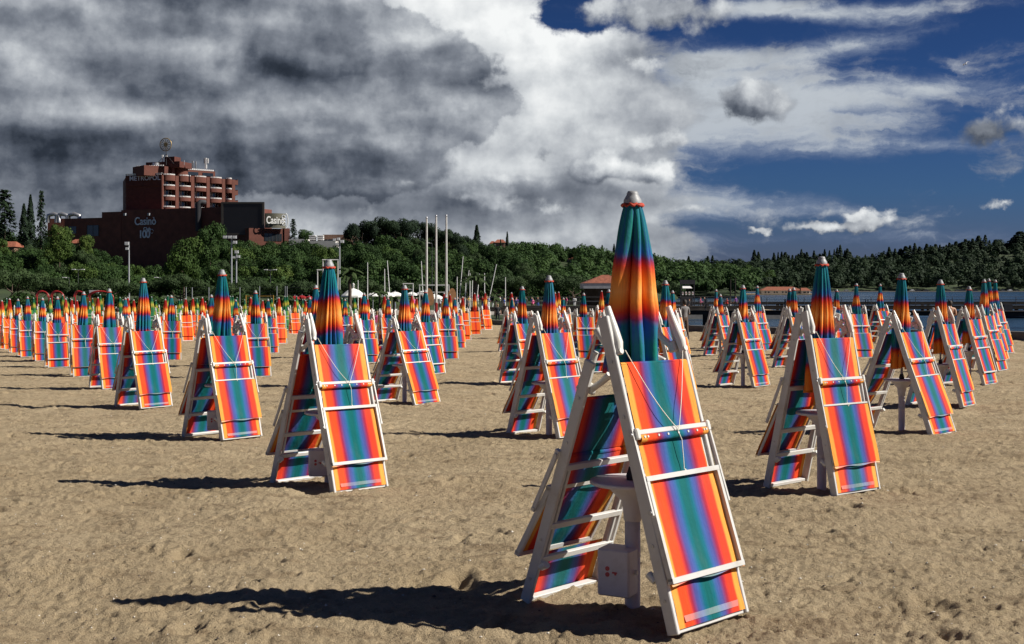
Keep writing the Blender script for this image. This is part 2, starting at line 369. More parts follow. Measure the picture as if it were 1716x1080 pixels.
# ------------------------------------------------------------------ mesh helper
class MB:
    def __init__(s): s.v = []; s.f = []; s.uv = []; s.has_uv = False; s.sm = []; s.mi = []; s.cur = 0
    def add(s, vs, fs, smooth=False, uvs=None):
        b = len(s.v); s.v += [tuple(x) for x in vs]
        for k, f in enumerate(fs):
            s.f.append(tuple(i + b for i in f)); s.sm.append(smooth); s.mi.append(s.cur)
            if uvs: s.has_uv = True; s.uv += [uvs[i] for i in f]
            else: s.uv += [(0, 0)] * len(f)
    def box(s, c, d, rot=None):
        x, y, z = d[0] / 2, d[1] / 2, d[2] / 2
        vs = [Vector((a * x, b_ * y, e * z)) for a in (-1, 1) for b_ in (-1, 1) for e in (-1, 1)]
        if rot is not None: vs = [rot @ v for v in vs]
        vs = [v + Vector(c) for v in vs]
        s.add(vs, [(0, 1, 3, 2), (4, 6, 7, 5), (0, 4, 5, 1), (2, 3, 7, 6), (0, 2, 6, 4), (1, 5, 7, 3)])
    def bbox(s, c, d, bev=.004):
        """bevelled box"""
        x, y, z = d[0] / 2, d[1] / 2, d[2] / 2
        bm = bmesh.new(); bmesh.ops.create_cube(bm, size=1)
        for v in bm.verts: v.co = Vector((v.co.x * d[0], v.co.y * d[1], v.co.z * d[2]))
        bmesh.ops.bevel(bm, geom=bm.edges[:], offset=bev, segments=1, affect='EDGES')
        s.add([v.co + Vector(c) for v in bm.verts], [[v.index for v in f.verts] for f in bm.faces])
        bm.free()
    def bar(s, p0, p1, wd, th, up=(0, 0, 1)):
        p0, p1 = Vector(p0), Vector(p1); d = p1 - p0; L = d.length; d.normalize()
        a = d.cross(Vector(up))
        if a.length < 1e-4: a = d.cross(Vector((1, 0, 0)))
        a.normalize(); b_ = a.cross(d)
        rot = Matrix((a, b_, d)).transposed()
        s.box((p0 + p1) / 2, (wd, th, L), rot)
    def tube(s, pts, r, n=8, cap=True):
        pts = [Vector(p) for p in pts]; m = len(pts)
        rs = r if hasattr(r, '__len__') else [r] * m
        vs = []; ref = None
        for i, p in enumerate(pts):
            d = (pts[min(i + 1, m - 1)] - pts[max(i - 1, 0)]).normalized()
            if ref is None: ref = d.orthogonal().normalized()
            ref = (ref - d * ref.dot(d)).normalized(); q = d.cross(ref)
            for k in range(n):
                t = 2 * PI * k / n
                vs.append(p + (ref * math.cos(t) + q * math.sin(t)) * rs[i])
        fs = [(i * n + k, i * n + (k + 1) % n, (i + 1) * n + (k + 1) % n, (i + 1) * n + k) for i in range(m - 1) for k in range(n)]
        s.add(vs, fs, True)
        if cap: s.add([vs[k] for k in range(n)] , [tuple(reversed(range(n)))]); s.add(vs[-n:], [tuple(range(n))])
    def lathe(s, prof, n=24, c=(0, 0, 0), smooth=True):
        vs = []; m = len(prof)
        for r, z in prof:
            for k in range(n):
                t = 2 * PI * k / n
                vs.append((c[0] + r * math.cos(t), c[1] + r * math.sin(t), c[2] + z))
        s.add(vs, [(i * n + k, i * n + (k + 1) % n, (i + 1) * n + (k + 1) % n, (i + 1) * n + k) for i in range(m - 1) for k in range(n)], smooth)
    def disc(s, c, r, nrm, n=12, th=.006):
        nrm = Vector(nrm).normalized(); s.tube([Vector(c), Vector(c) + nrm * th], r, n)
    def quad(s, a, b, c, d, uvs=None): s.add([a, b, c, d], [(0, 1, 2, 3)], False, uvs)
    def build(s, name, mat, parent=None, smooth_angle=None):
        me = bpy.data.meshes.new(name)
        me.from_pydata(s.v, [], s.f)
        mats = mat if isinstance(mat, (list, tuple)) else [mat]
        for mm in mats: me.materials.append(MATS[mm])
        if len(mats) > 1: me.polygons.foreach_set('material_index', s.mi)
        if s.has_uv:
            u = me.uv_layers.new(name='UVMap'); u.data.foreach_set('uv', [c for q in s.uv for c in q])
        me.polygons.foreach_set('use_smooth', s.sm)
        me.update()
        return link(name, me, parent)
def link(name, me, parent=None):
    o = bpy.data.objects.new(name, me); col.objects.link(o)
    if parent is not None: o.parent = parent
    return o
def tag(o, label=None, cat=None, group=None, kind=None):
    if label: o['label'] = label
    if cat: o['category'] = cat
    if group: o['group'] = group
    if kind: o['kind'] = kind
    return o
def empty(name, loc=(0, 0, 0), rot=(0, 0, 0)):
    o = bpy.data.objects.new(name, None); col.objects.link(o); o.location = loc; o.rotation_euler = rot
    o.empty_display_size = .1
    return o
KIDS = {}
def copy_tree(root):
    kids = KIDS.get(root.name)
    if kids is None:
        kids = KIDS[root.name] = [(c, list(c.children)) for c in root.children]
    r = root.copy(); col.objects.link(r)
    for k in list(r.keys()):
        if k in ('label', 'category', 'group', 'kind'): del r[k]
    for c, subs in kids:
        n = c.copy(); col.objects.link(n); n.parent = r
        for g in subs:
            q = g.copy(); col.objects.link(q); q.parent = n
    return r
def np_mesh(name, V, Fq, mat, parent=None, smooth=False, attr=None):
    """mesh from numpy arrays; Fq is (n, 3) or (n, 4)"""
    me = bpy.data.meshes.new(name); k = Fq.shape[1]
    me.vertices.add(len(V)); me.vertices.foreach_set('co', np.ascontiguousarray(V, dtype=np.float32).ravel())
    me.loops.add(Fq.size); me.loops.foreach_set('vertex_index', np.ascontiguousarray(Fq, dtype=np.int32).ravel())
    me.polygons.add(len(Fq)); me.polygons.foreach_set('loop_start', np.arange(0, Fq.size, k, dtype=np.int32))
    me.polygons.foreach_set('loop_total', np.full(len(Fq), k, dtype=np.int32))
    me.polygons.foreach_set('use_smooth', np.full(len(Fq), smooth))
    me.materials.append(MATS[mat])
    if attr is not None:
        a = me.attributes.new(attr[0], 'FLOAT', 'POINT'); a.data.foreach_set('value', np.asarray(attr[1], dtype=np.float32))
    me.update(calc_edges=True)
    return link(name, me, parent)
def px(x, y, Z): return Vector(((x - 858) / F * Z, Z, EYE - (y - HOR) / F * Z))

def nth(i): return '%d%s' % (i, 'th' if i % 100 in (11, 12, 13) else {1: 'st', 2: 'nd', 3: 'rd'}.get(i % 10, 'th'))
# ------------------------------------------------------------------ the beach surface
_obs = [(1668, 36.6, -.495), (1649, 28, -.446), (1624, 23.6, -.42), (1576, 18.6, -.35), (1510, 14.6, -.337), (1435, 35.6, -.53), (1269, 41.6, -.68), (1245, 23.9, -.436),
        (1377, 10.2, -.275), (978, 37.7, -.72), (875, 26, -.567), (747, 38.2, -.79), (713, 30, -.675), (610, 36.6, -.916), (428, 29.4, -.646), (287, 39.4, -.96), (46, 42.6, -.93),
        (71, 39, -.92), (97, 34.7, -.877), (140, 30, -.735), (183, 25, -.6), (240, 20, -.51), (372, 15, -.36), (678, 20.8, -.55), (920, 14.9, -.33), (551, 10.7, -.29),
        (1068, 5.9, -.155), (795, 68, -1.15), (813, 80, -1.28), (467, 56, -1.02), (494, 75, -1.4), (1153, 66, -.95), (1700, 46, -.6), (858, .01, 0), (200, 60, -1.2)]
def _basis(X, Z):
    return np.stack([Z, X, Z * Z / 50, X * Z / 30, X * X / 30, Z ** 3 / 3000, X * X * Z / 900], -1)
_X = np.array([(x - 858) / F * Z for x, Z, z in _obs]); _Z = np.array([Z for x, Z, z in _obs]); _z = np.array([z for x, Z, z in _obs])
_wt = 1 / (_Z + 4)
_A = _basis(_X, _Z) * _wt[:, None]
_coef = np.linalg.solve(_A.T @ _A + 1e-6 * np.eye(7), _A.T @ (_z * _wt))
def gz_np(X, Y):
    Xc = np.clip(X, -24, 24); Yc = np.clip(Y, 0, 78)
    z = _basis(Xc * np.clip(Yc / np.maximum(np.abs(Xc) * 1.6, 1e-3), 0, 1), Yc) @ _coef
    return np.clip(z, -1.42, .3)
def gz(x, y): return float(gz_np(np.array([x], float), np.array([y], float))[0])
# the low sea wall: straight line, beach on its left
WA, WB = np.array([26.0, 34.0]), np.array([-4.0, 95.0])
_wd = (WB - WA) / np.linalg.norm(WB - WA); _wn = np.array([_wd[1], -_wd[0]])    # normal towards the water
def wall_d(X, Y): return (X - WA[0]) * _wn[0] + (Y - WA[1]) * _wn[1]
WATER = -1.75

# -- height detail of trampled sand: a 20 m tile of pits, heel marks and ripples
rng = np.random.default_rng(7)
TN, TS = 1000, 20.0
def spectral(n, beta, lo, hi, seed):
    r = np.random.default_rng(seed)
    fx = np.fft.fftfreq(n, TS / n)[:, None]; fy = np.fft.rfftfreq(n, TS / n)[None, :]
    f = np.sqrt(fx ** 2 + fy ** 2); f[0, 0] = 1
    a = f ** (-beta) * (f > lo) * (f < hi)
    s = np.fft.irfft2(a * np.exp(2j * PI * r.random(a.shape)), s=(n, n))
    return s / s.std()
tile = spectral(TN, 1.2, .2, 1.6, 1) * .015 + spectral(TN, .65, 2.5, 25, 2) * .0078
def splat(n, lx, ly, dep, rim):
    global tile
    h = int(.45 / (TS / TN)); gy, gx = np.mgrid[-h:h + 1, -h:h + 1] * (TS / TN)
    for _ in range(n):
        cx, cy = rng.integers(0, TN, 2); a = rng.random() * PI * 2; k = .75 + rng.random() * .6
        u = (gx * math.cos(a) + gy * math.sin(a)) / (lx * k); v = (-gx * math.sin(a) + gy * math.cos(a)) / (ly * k)
        r2 = u * u + v * v
        d = dep * (.5 + rng.random()) * (-np.exp(-r2 * 1.2) + rim * np.exp(-(np.sqrt(r2) - 1.5) ** 2 * 3) * (1 + .8 * u / (1 + r2)))
        ix = (cx + np.arange(-h, h + 1)) % TN; iy = (cy + np.arange(-h, h + 1)) % TN
        tile[np.ix_(iy, ix)] += d
splat(420, .12, .055, .036, .4)
splat(1300, .045, .028, .028, .45)
splat(5000, .026, .02, .012, .4)
tile = np.clip(tile, -.085, .07)
def detail(X, Y):
    fx = (X / TS * TN) % TN; fy = (Y / TS * TN) % TN
    x0 = np.floor(fx).astype(int); y0 = np.floor(fy).astype(int); tx = fx - x0; ty = fy - y0
    x0 %= TN; y0 %= TN; x1 = (x0 + 1) % TN; y1 = (y0 + 1) % TN
    return (tile[y0, x0] * (1 - tx) * (1 - ty) + tile[y0, x1] * tx * (1 - ty) + tile[y1, x0] * (1 - tx) * ty + tile[y1, x1] * tx * ty)
m, t, b, out = new_mat('sand')
g = t.node('ShaderNodeTexCoord').outputs['Object']
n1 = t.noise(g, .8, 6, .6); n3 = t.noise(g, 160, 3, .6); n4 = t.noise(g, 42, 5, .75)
c = t.mix(t.mapr(n1, .3, .7), (.375, .288, .176), (.460, .362, .232))
c = t.mix(t.mapr(t.noise(t.vm('MULTIPLY', g, (.55, 1, 1)), 4.5, 7, .72), .50, .66, 0, .7), c, (.20, .142, .083))  # stretched dark brown spots: shade of trampled pits painted into the sand colour
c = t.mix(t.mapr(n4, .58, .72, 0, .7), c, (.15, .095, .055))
c = t.mix(t.mapr(n3, .60, .75, 0, .55), c, (.48, .41, .31))
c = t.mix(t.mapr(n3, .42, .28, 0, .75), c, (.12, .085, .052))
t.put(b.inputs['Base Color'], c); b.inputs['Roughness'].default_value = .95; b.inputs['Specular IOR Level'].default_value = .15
bn = t.m('ADD', t.m('ADD', t.m('MULTIPLY', t.noise(g, 9, 5, .65), 1.0), t.m('MULTIPLY', n4, .6)), t.m('MULTIPLY', n3, .20))
bump(t, b, bn, .05, 1)

def grid_mesh(name, X, Y, Zv, mat, smooth=True, keep=None):
    h, wd = X.shape
    V = np.stack([X, Y, Zv], -1).reshape(-1, 3)
    i = np.arange(h * wd).reshape(h, wd)
    q = np.stack([i[:-1, :-1], i[:-1, 1:], i[1:, 1:], i[1:, :-1]], -1).reshape(-1, 4)
    if keep is not None: q = q[keep(V[q].mean(1))]
    return np_mesh(name, V, q, mat, smooth=smooth)
# fine sheet in front, getting coarser with distance and to the sides
ys = 3.0 * np.exp(np.linspace(0, math.log(120 / 3.0), 940))
rr = np.concatenate([np.linspace(-1.6, -.56, 70)[:-1], np.linspace(-.56, .56, 760), np.linspace(.56, 1.6, 70)[1:]])
Yg, Rg = np.meshgrid(ys, rr, indexing='ij'); Xg = Rg * (Yg + 1.5)
Zg = gz_np(Xg, Yg) + detail(Xg, Yg) * 1.0
wd_ = wall_d(Xg, Yg)
Zg = np.where(wd_ > -.02, np.minimum(Zg, Zg - (wd_ + .02) * 3), Zg); Zg = np.maximum(Zg, -4)
for sx, sy in ((0, 0),): pass
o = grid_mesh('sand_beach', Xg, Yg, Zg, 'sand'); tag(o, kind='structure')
yb = np.linspace(-40, 3.0, 90); xb = np.linspace(-45, 45, 160)
Yb, Xb = np.meshgrid(yb, xb, indexing='ij')
Zb = gz_np(Xb, Yb) + detail(Xb, Yb) * .8 - .03 * np.clip((Yb - 2.5) * 2, 0, 1)
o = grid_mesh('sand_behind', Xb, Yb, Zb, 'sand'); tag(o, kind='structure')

# pebbles and shell bits strewn over the near sand (far too many to count)
for nm, mt, n_, sd_ in (('shell_bits', 'pebble_pale', 1500, 1), ('pebbles', 'pebble_dark', 1300, 2)):
    r_ = np.random.default_rng(sd_); Yp = 4.5 + 22 * r_.random(n_) ** 1.6; Xp = (r_.random(n_) - .5) * 1.15 * Yp
    zp = gz_np(Xp, Yp) + detail(Xp, Yp) + .002; sz = (.0035 + .008 * r_.random(n_) ** 3)[:, None, None]
    base = np.array([[1, 0, 0], [0, 1, 0], [-1, 0, 0], [0, -1, 0], [0, 0, .7], [0, 0, -.6]])[None]
    V = np.stack([Xp, Yp, zp], 1)[:, None, :] + base * sz * (.6 + .8 * r_.random((n_, 6, 1)))
    fq = np.array([[0, 1, 4], [1, 2, 4], [2, 3, 4], [3, 0, 4], [1, 0, 5], [2, 1, 5], [3, 2, 5], [0, 3, 5]])
    Fq = (fq[None] + (np.arange(n_) * 6)[:, None, None]).reshape(-1, 3)
    o = np_mesh(nm, V.reshape(-1, 3), Fq, mt); tag(o, 'tiny %s scattered over the trampled sand' % ('pale shell bits' if sd_ == 1 else 'dark pebbles'), 'pebbles', kind='stuff')
# ------------------------------------------------------------------ sun lounger stood on end (origin: middle of the bottom bar; x across, -y outward, z along)
LEAN = 18.2
LEN = 1.56
def cloth(mb, u0, u1, v0, v1, n0, n1, sag=.0, nu=12, nv=10, su=(0, 1), edge=0, seed=0):
    """a cloth panel from v0 to v1; n = distance outward; su = stripe coordinates at its two edges"""
    r = random.Random(seed); ph = [r.random() * 6 for _ in range(4)]
    vs = []; uv = []
    for j in range(nv + 1):
        b_ = j / nv
        for i in range(nu + 1):
            a = i / nu
            n = n0 + (n1 - n0) * b_ + sag * math.sin(PI * a) * math.sin(PI * b_) + .0025 * math.sin(ph[0] + a * 9 + b_ * 3) * math.sin(ph[1] + b_ * 7)
            ww = edge * math.sin(ph[2] + a * 11) * (1 if j == 0 else 0)
            vs.append((u0 + (u1 - u0) * a, -n, v0 + (v1 - v0) * b_ + ww)); uv.append((su[0] + (su[1] - su[0]) * a, v0 + (v1 - v0) * b_))
    k = nu + 1
    mb.add(vs, [(j * k + i, j * k + i + 1, (j + 1) * k + i + 1, (j + 1) * k + i) for j in range(nv) for i in range(nu)], True, uv)
HW = .285
def rail(side):
    m = MB(); x = side * HW
    m.bbox((x, .0, LEN / 2), (.024, .066, LEN), .004)
    return m
def make_lounger(cloth_mat='rainbow_stripe', framed=True, swing=.0, detail_lv=2):
    root = empty('sun_lounger')
    W = 'white_paint'
    if detail_lv == 2:
        for s in (-1, 1): rail(s).build('side_rail', W, root)
        m = MB(); m.bbox((0, 0, .016), (2 * HW - .026, .036, .03), .003); m.build('bottom_bar', W, root)
        for v, n in ((.30, -.026), (.52, -.026), (.90, -.022)):
            m = MB(); m.bbox((0, -n, v), (2 * HW + .0, .022, .038), .003); m.build('rung', W, root)
        for s in (-1, 1):                                  # short inner uprights that the rungs sit on
            m = MB(); m.bbox((s * (HW - .035), .022, .60), (.018, .016, .62), .002); m.build('inner_rail', W, root)
        # lower cloth
        m = MB(); cloth(m, -HW + .014, HW - .014, .02, .30, .030, .030, seed=1); m.build('foot_cloth', cloth_mat, root)
        m = MB(); cloth(m, -.22, .22, .045, .075, .0335, .0335, su=(.12, .88), nv=1); o = m.build('hem_band', 'hem_tape', root)
        # folded seat panel, hinged at the top, standing proud of the rails
        y0, y1 = .245, .735
        nt, nb = .040, .058 + swing
        def nn(v): return nt + (nb - nt) * (y1 - v) / (y1 - y0)
        if framed:
            m = MB()
            for s in (-1, 1): m.bar((s * .287, -nn(y1), y1), (s * .287, -nn(y0), y0), .020, .030, (0, 1, 0))
            m.bar((-.297, -nn(y1) - .001, y1), (.297, -nn(y1) - .001, y1), .024, .032, (0, 1, 0)); m.bar((-.297, -nn(y0) - .001, y0), (.297, -nn(y0) - .001, y0), .026, .032, (0, 1, 0))
            m.build('seat_frame', W, root)
            m = MB(); cloth(m, -.278, .278, y0 + .01, y1 - .01, nn(y0) - .008, nn(y1) - .008, -.006, seed=2); m.build('seat_cloth', cloth_mat, root)
        else:
            m = MB()
            for s in (-1, 1): m.bar((s * .284, -nn(y1) + .012, y1), (s * .284, -nn(y0) + .012, y0), .016, .018, (0, 1, 0))
            m.bar((-.292, -nn(y1), y1 + .012), (.292, -nn(y1), y1 + .012), .014, .02, (0, 1, 0)); m.bar((-.275, -nn(y0) + .012, y0 + .006), (.275, -nn(y0) + .012, y0 + .006), .016, .018, (0, 1, 0))
            m.build('seat_frame', W, root)
            m = MB(); cloth(m, -.302, .302, y0 - .004, y1, nn(y0) + .008, nn(y1) + .008, .0, su=(-.0, 1.0), seed=3)
            cloth(m, -.302, .302, y0 - .004, y0 + .02, nn(y0) + .008, nn(y0) - .010, .0, seed=3, nv=2); m.build('seat_cloth', cloth_mat, root)
        m = MB(); cloth(m, -.30, .30, y0 - .020, y0 - .008, nn(y0) + .010, nn(y0) + .004, .0, nu=24, nv=1, edge=.006, seed=5); m.build('fold_flap', 'hem_tape', root)
        # middle cloth
        m = MB(); cloth(m, -HW + .02, HW - .045,   .70, .935, .028, .028, -.004, seed=6, su=(.03, .93)); m.build('middle_cloth', cloth_mat, root)
        m = MB(); m.bar((HW - .038, -.020, .73), (HW - .038, -.020, .93), .010, .012, (0, 1, 0)); m.build('inner_edge', W, root)
        # hinge bar with rivets, cloth rolled under it
        m = MB(); m.bbox((0, -.046, .962), (2 * HW + .030, .020, .024), .003); m.build('hinge_bar', W, root)
        m = MB(); n_ = 14; vs = []; uv = []
        for i in range(13):
            u = -HW + .012 + (2 * HW - .024) * i / 12
            for k in range(n_):
                t_ = 2 * PI * k / n_
                vs.append((u, -.044 - .019 * math.cos(t_), .932 + .020 * math.sin(t_))); uv.append((i / 12, .2))
        m.add(vs, [(i * n_ + k, i * n_ + (k + 1) % n_, (i + 1) * n_ + (k + 1) % n_, (i + 1) * n_ + k) for i in range(12) for k in range(n_)], True, uv)
        rl = m.build('rolled_cloth', cloth_mat, root)
        for u in (-.25, -.225, -.14, -.065, .02, .10, .175, .235, .255):
            m = MB(); m.disc((u, -.0625, .937), .0062, (0, -1, 0), 8, .004); m.build('rivet', 'white_plastic', rl)
        # upper cloth, rolled over its top edge
        m = MB(); cloth(m, -HW + .018, HW - .018, .955, 1.308, .030, .034, -.010, seed=7)
        nr = 6; vs = []; uv = []
        for j in range(nr + 1):
            t_ = PI * j / nr
            for i in range(13):
                a = i / 12
                vs.append((-HW + .018 + (2 * HW - .036) * a, -.034 + .012 * (1 - math.cos(t_)), 1.308 + .012 * math.sin(t_))); uv.append((a, .4))
        m.add(vs, [(j * 13 + i, j * 13 + i + 1, (j + 1) * 13 + i + 1, (j + 1) * 13 + i) for j in range(nr) for i in range(12)], True, uv)
        m.build('back_cloth', cloth_mat, root)
        for s in (-1, 1):
            # slim outer link arm with bolts
            m = MB(); m.bar((s * (HW + .024), -.034, .985), (s * (HW + .027), -.050 - swing * .55, .56), .012, .024, (0, 1, 0)); la = m.build('link_arm', W, root)
            for v, n in ((.955, .036), (.575, .048 + swing * .52)):
                m = MB(); m.disc((s * (HW + .030), -n, v), .011, (s, 0, 0), 10, .008); m.build('bolt', 'steel', la)
            m = MB(); m.bbox((s * (HW + .003), -.044, .955), (.030, .040, .055), .006); m.build('hinge_block', 'white_plastic', root)
            # white plastic handle along the rail top
            m = MB()
            m.tube([(s * (HW - .022), -.030, 1.36), (s * (HW - .028), -.034, 1.42), (s * (HW - .034), -.024, 1.50), (s * (HW - .036), -.016, 1.56), (s * (HW - .036), -.012, 1.61)], [.020, .026, .022, .019, .016], 8)
            m.tube([(s * (HW - .022), -.030, 1.375), (s * (HW - .022), -.052, 1.375)], .016, 8)
            h = m.build('handle', 'white_plastic', root)
            # second lever that sticks out inwards
            m = MB()
            m.bbox((s * (HW - .030), .026, 1.40), (.034, .05, .06), .008)
            m.tube([(s * (HW - .032), .03, 1.40), (s * (HW - .045), .075, 1.47), (s * (HW - .052), .10, 1.52)], [.019, .018, .021], 8)
            m.build('lever', 'white_plastic', root)
            m = MB(); m.bbox((s * (HW - .006), .030, .27), (.036, .022, .062), .008); m.tube([(s * HW, .04, .255), (s * (HW), .072, .295)], [.018, .021], 8)
            m.build('clip', 'white_plastic', root)
            for v in (1.33, 1.05, .42, .16):
                m = MB(); m.disc((s * (HW + .013), 0, v), .009, (s, 0, 0), 8, .004); m.build('bolt', 'steel', root)
        cm = MB(); k = (.02, -.062, .948)
        def sagline(a, b_, dep, n=9):
            a, b_ = Vector(a), Vector(b_)
            return [a.lerp(b_, i / n) + Vector((0, -.006, -dep * math.sin(PI * i / n))) for i in range(n + 1)]
        cm.tube(sagline((-.235, -.045, 1.375), k, .04), .0022, 4)
        cm.tube(sagline((.235, -.040, 1.36), k, .02), .0022, 4)
        cm.tube([k, (.03, -.066, .90), (.034, -.045, .80), (.028, -.040, .755)], .0022, 4)
        cm.tube([(.028, -.045, .755), (.038, -.05, .738), (.028, -.05, .725), (.018, -.05, .738), (.028, -.045, .755)], .0025, 4)
        cm.build('cord', 'cord', root)
    elif detail_lv == 1:
        for s in (-1, 1):
            m = MB(); m.box((s * HW, .004, LEN / 2), (.027, .07, LEN)); m.build('side_rail', W, root)
            m = MB(); m.tube([(s * (HW - .02), -.03, 1.36), (s * (HW - .03), -.02, 1.61)], [.026, .018], 6)
            m.tube([(s * (HW - .03), .03, 1.39), (s * (HW - .05), .10, 1.52)], .02, 6); m.build('handle', 'white_plastic', root)
            m = MB(); m.bar((s * (HW + .024), -.034, .985), (s * (HW + .027), -.050 - swing * .55, .56), .014, .026, (0, 1, 0)); m.build('link_arm', W, root)
        m = MB(); m.box((0, 0, .016), (2 * HW - .03, .036, .03)); m.build('bottom_bar', W, root)
        for v in (.30, .52, .90):
            m = MB(); m.box((0, .026, v), (2 * HW, .022, .038)); m.build('rung', W, root)
        m = MB(); cloth(m, -HW + .014, HW - .014, .02, .30, .028, .028, nu=2, nv=2); m.build('foot_cloth', cloth_mat, root)
        m = MB(); y0, y1 = .245, .735; nt, nb = .034, .06 + swing
        if framed:
            m.bar((-.297, -nt, y1), (.297, -nt, y1), .024, .032, (0, 1, 0)); m.bar((-.297, -nb, y0), (.297, -nb, y0), .026, .032, (0, 1, 0))
            for s in (-1, 1): m.bar((s * .287, -nt, y1), (s * .287, -nb, y0), .02, .03, (0, 1, 0))
        else:
            m.bar((-.297, -nt, y1), (.297, -nt, y1), .018, .02, (0, 1, 0)); m.bar((-.28, -nb, y0), (.28, -nb, y0), .014, .02, (0, 1, 0))
        m.build('seat_frame', W, root)
        e = .278 if framed else .302; q = -.008 if framed else .014
        m = MB(); cloth(m, -e, e, y0, y1, nb + q, nt + q, nu=2, nv=4); m.build('seat_cloth', cloth_mat, root)
        m = MB(); cloth(m, -HW + .02, HW - .045, .70, .935, .026, .026, nu=2, nv=2); m.build('middle_cloth', cloth_mat, root)
        m = MB(); m.box((0, -.046, .962), (2 * HW + .03, .020, .026)); m.build('hinge_bar', W, root)
        m = MB(); m.add([(-HW, -.05, .912), (HW, -.05, .912), (HW, -.062, .93), (-HW, -.062, .93), (HW, -.055, .95), (-HW, -.055, .95)], [(0, 1, 2, 3), (3, 2, 4, 5)], True, [(0, 0), (1, 0), (1, 0), (0, 0), (1, 0), (0, 0)]); m.build('rolled_cloth', cloth_mat, root)
        m = MB(); cloth(m, -HW + .018, HW - .018, .955, 1.325, .030, .034, -.01, nu=4, nv=4); m.build('back_cloth', cloth_mat, root)
        cm = MB(); cm.tube([(-.235, -.045, 1.375), (-.12, -.05, 1.13), (.02, -.062, .948), (.12, -.05, 1.13), (.235, -.04, 1.36)], .003, 3, False); cm.tube([(.02, -.062, .948), (.03, -.045, .76)], .0045, 3, False)
        cm.build('cord', 'cord', root)
    else:
        m = MB()
        for s in (-1, 1):
            m.box((s * HW, 0, LEN / 2), (.034, .05, LEN)); m.bar((s * (HW - .03), -.02, 1.4), (s * (HW - .03), 0, 1.62), .04, .04); m.bar((s * (HW - .03), .03, 1.39), (s * (HW - .05), .10, 1.52), .04, .04)
        m.box((0, 0, .016), (2 * HW - .034, .036, .03))
        for v in (.30, .52): m.box((0, .026, v), (2 * HW, .022, .038))
        m.box((0, -.046, .962), (2 * HW + .03, .020, .026)); m.box((0, -.046, .735), (2 * HW + .03, .020, .022))
        m.build('frame', W, root)
        m = MB(); cloth(m, -HW + .014, HW - .014, .02, .30, .012, .012, nu=1, nv=1); cloth(m, -.3, .3, .245, .735, .07, .05, nu=1, nv=1); cloth(m, -HW + .02, HW - .045, .70, .955, .018, .018, nu=1, nv=1)
        cloth(m, -HW + .018, HW - .018, .955, 1.34, .022, .028, nu=1, nv=1); m.build('cloth', cloth_mat, root)
    return root
fabric('hem_tape', [(p, tuple(min(.9, v * .75 + .16) for v in c)) for p, c in rainbow], 0, .012)

# ------------------------------------------------------------------ folded parasol
def canopy_mesh(seed, npl, amp, R0, mat='rainbow_canopy', ns=60, nt=144,  L=1.12, squash=.85, power=.8, flare=0):
    r = random.Random(seed); m = MB(); vs = []; uv = []
    ak = [(k, r.uniform(-1, 1) * .5 / k, r.uniform(0, 6.28)) for k in (1, 2, 3)]
    pk = [r.uniform(-1, 1) for _ in range(npl + 1)]; pd = [r.uniform(.5, 1.25) for _ in range(npl + 1)]
    tw = r.uniform(-.5, .5)
    for j in range(ns + 1):
        s = j / ns; d = s * L
        Rr = .040 + (R0 - .040) * min(1, (d / .55)) ** .75 + (.022 * max(0, (d - .55) / .55)) + flare * max(0, d - .3)
        am = amp * min(1, .25 + d / .35) * (1 + .25 * s)
        for i in range(nt + 1):
            th = 2 * PI * i / nt
            q = npl * th / (2 * PI) + sum(a * math.sin(k * th + p) for k, a, p in ak) * npl * .17 + tw * s * s + .12 * math.sin(d * 6 + seed)
            iq = int(math.floor(q)) % npl; fq = q - math.floor(q)
            lob = math.sin(PI * fq) ** power
            w0 = pk[iq] * (1 - fq) + pk[(iq + 1) % npl] * fq
            dep = (pd[iq] if fq < .5 else pd[iq])
            rad = Rr * (1 - am * dep * (1 - lob)) * (1 + .10 * w0 * math.sin(d * 4.2 + iq * 1.7))
            rad += .004 * math.sin(d * 23 + iq * 2.1 + fq * 3) * s
            zz = -d - (.02 * math.sin(q * 2.2) + .015 * w0) * s ** 3
            vs.append((rad * math.cos(th), rad * math.sin(th) * (1 - (1 - squash) * min(1, d / .5)), zz))
            uv.append((th / (2 * PI) * 4, (d / 1.09 if mat == 'rainbow_canopy' else s) + .035 * (1 - lob) * min(1, d * 4) * (1 if s < .75 else .4) + .022 * w0 * min(1, d * 3)))
    k = nt + 1
    m.add(vs, [(j * k + i, j * k + i + 1, (j + 1) * k + i + 1, (j + 1) * k + i) for j in range(ns) for i in range(nt)], True, uv)
    me_o = m.build('canopy', mat)
    me = me_o.data; bpy.data.objects.remove(me_o)
    return me
CAN = {
    'hero': canopy_mesh(11, 7, .62, .150, L=.88, ns=110, nt=280, power=.62),
    'many': canopy_mesh(4, 13, .55, .128, ns=80, nt=260, power=.7),
    'mid0': canopy_mesh(21, 11, .58, .122, nt=190, power=.65), 'mid1': canopy_mesh(22, 9, .62, .124, nt=180, power=.6), 'mid2': canopy_mesh(23, 12, .56, .118, power=.65, ns=50, nt=190),
    'flare': canopy_mesh(31, 9, .45, .095, ns=40, nt=110, flare=.10),
    'red0': canopy_mesh(41, 8, .5, .13, 'red_canopy', 24, 56, L=1.05), 'red1': canopy_mesh(42, 7, .55, .14, 'red_canopy', 24, 56, L=1.0),
    'green0': canopy_mesh(51, 7, .5, .15, 'green_canopy', 16, 42, L=1.05),
}
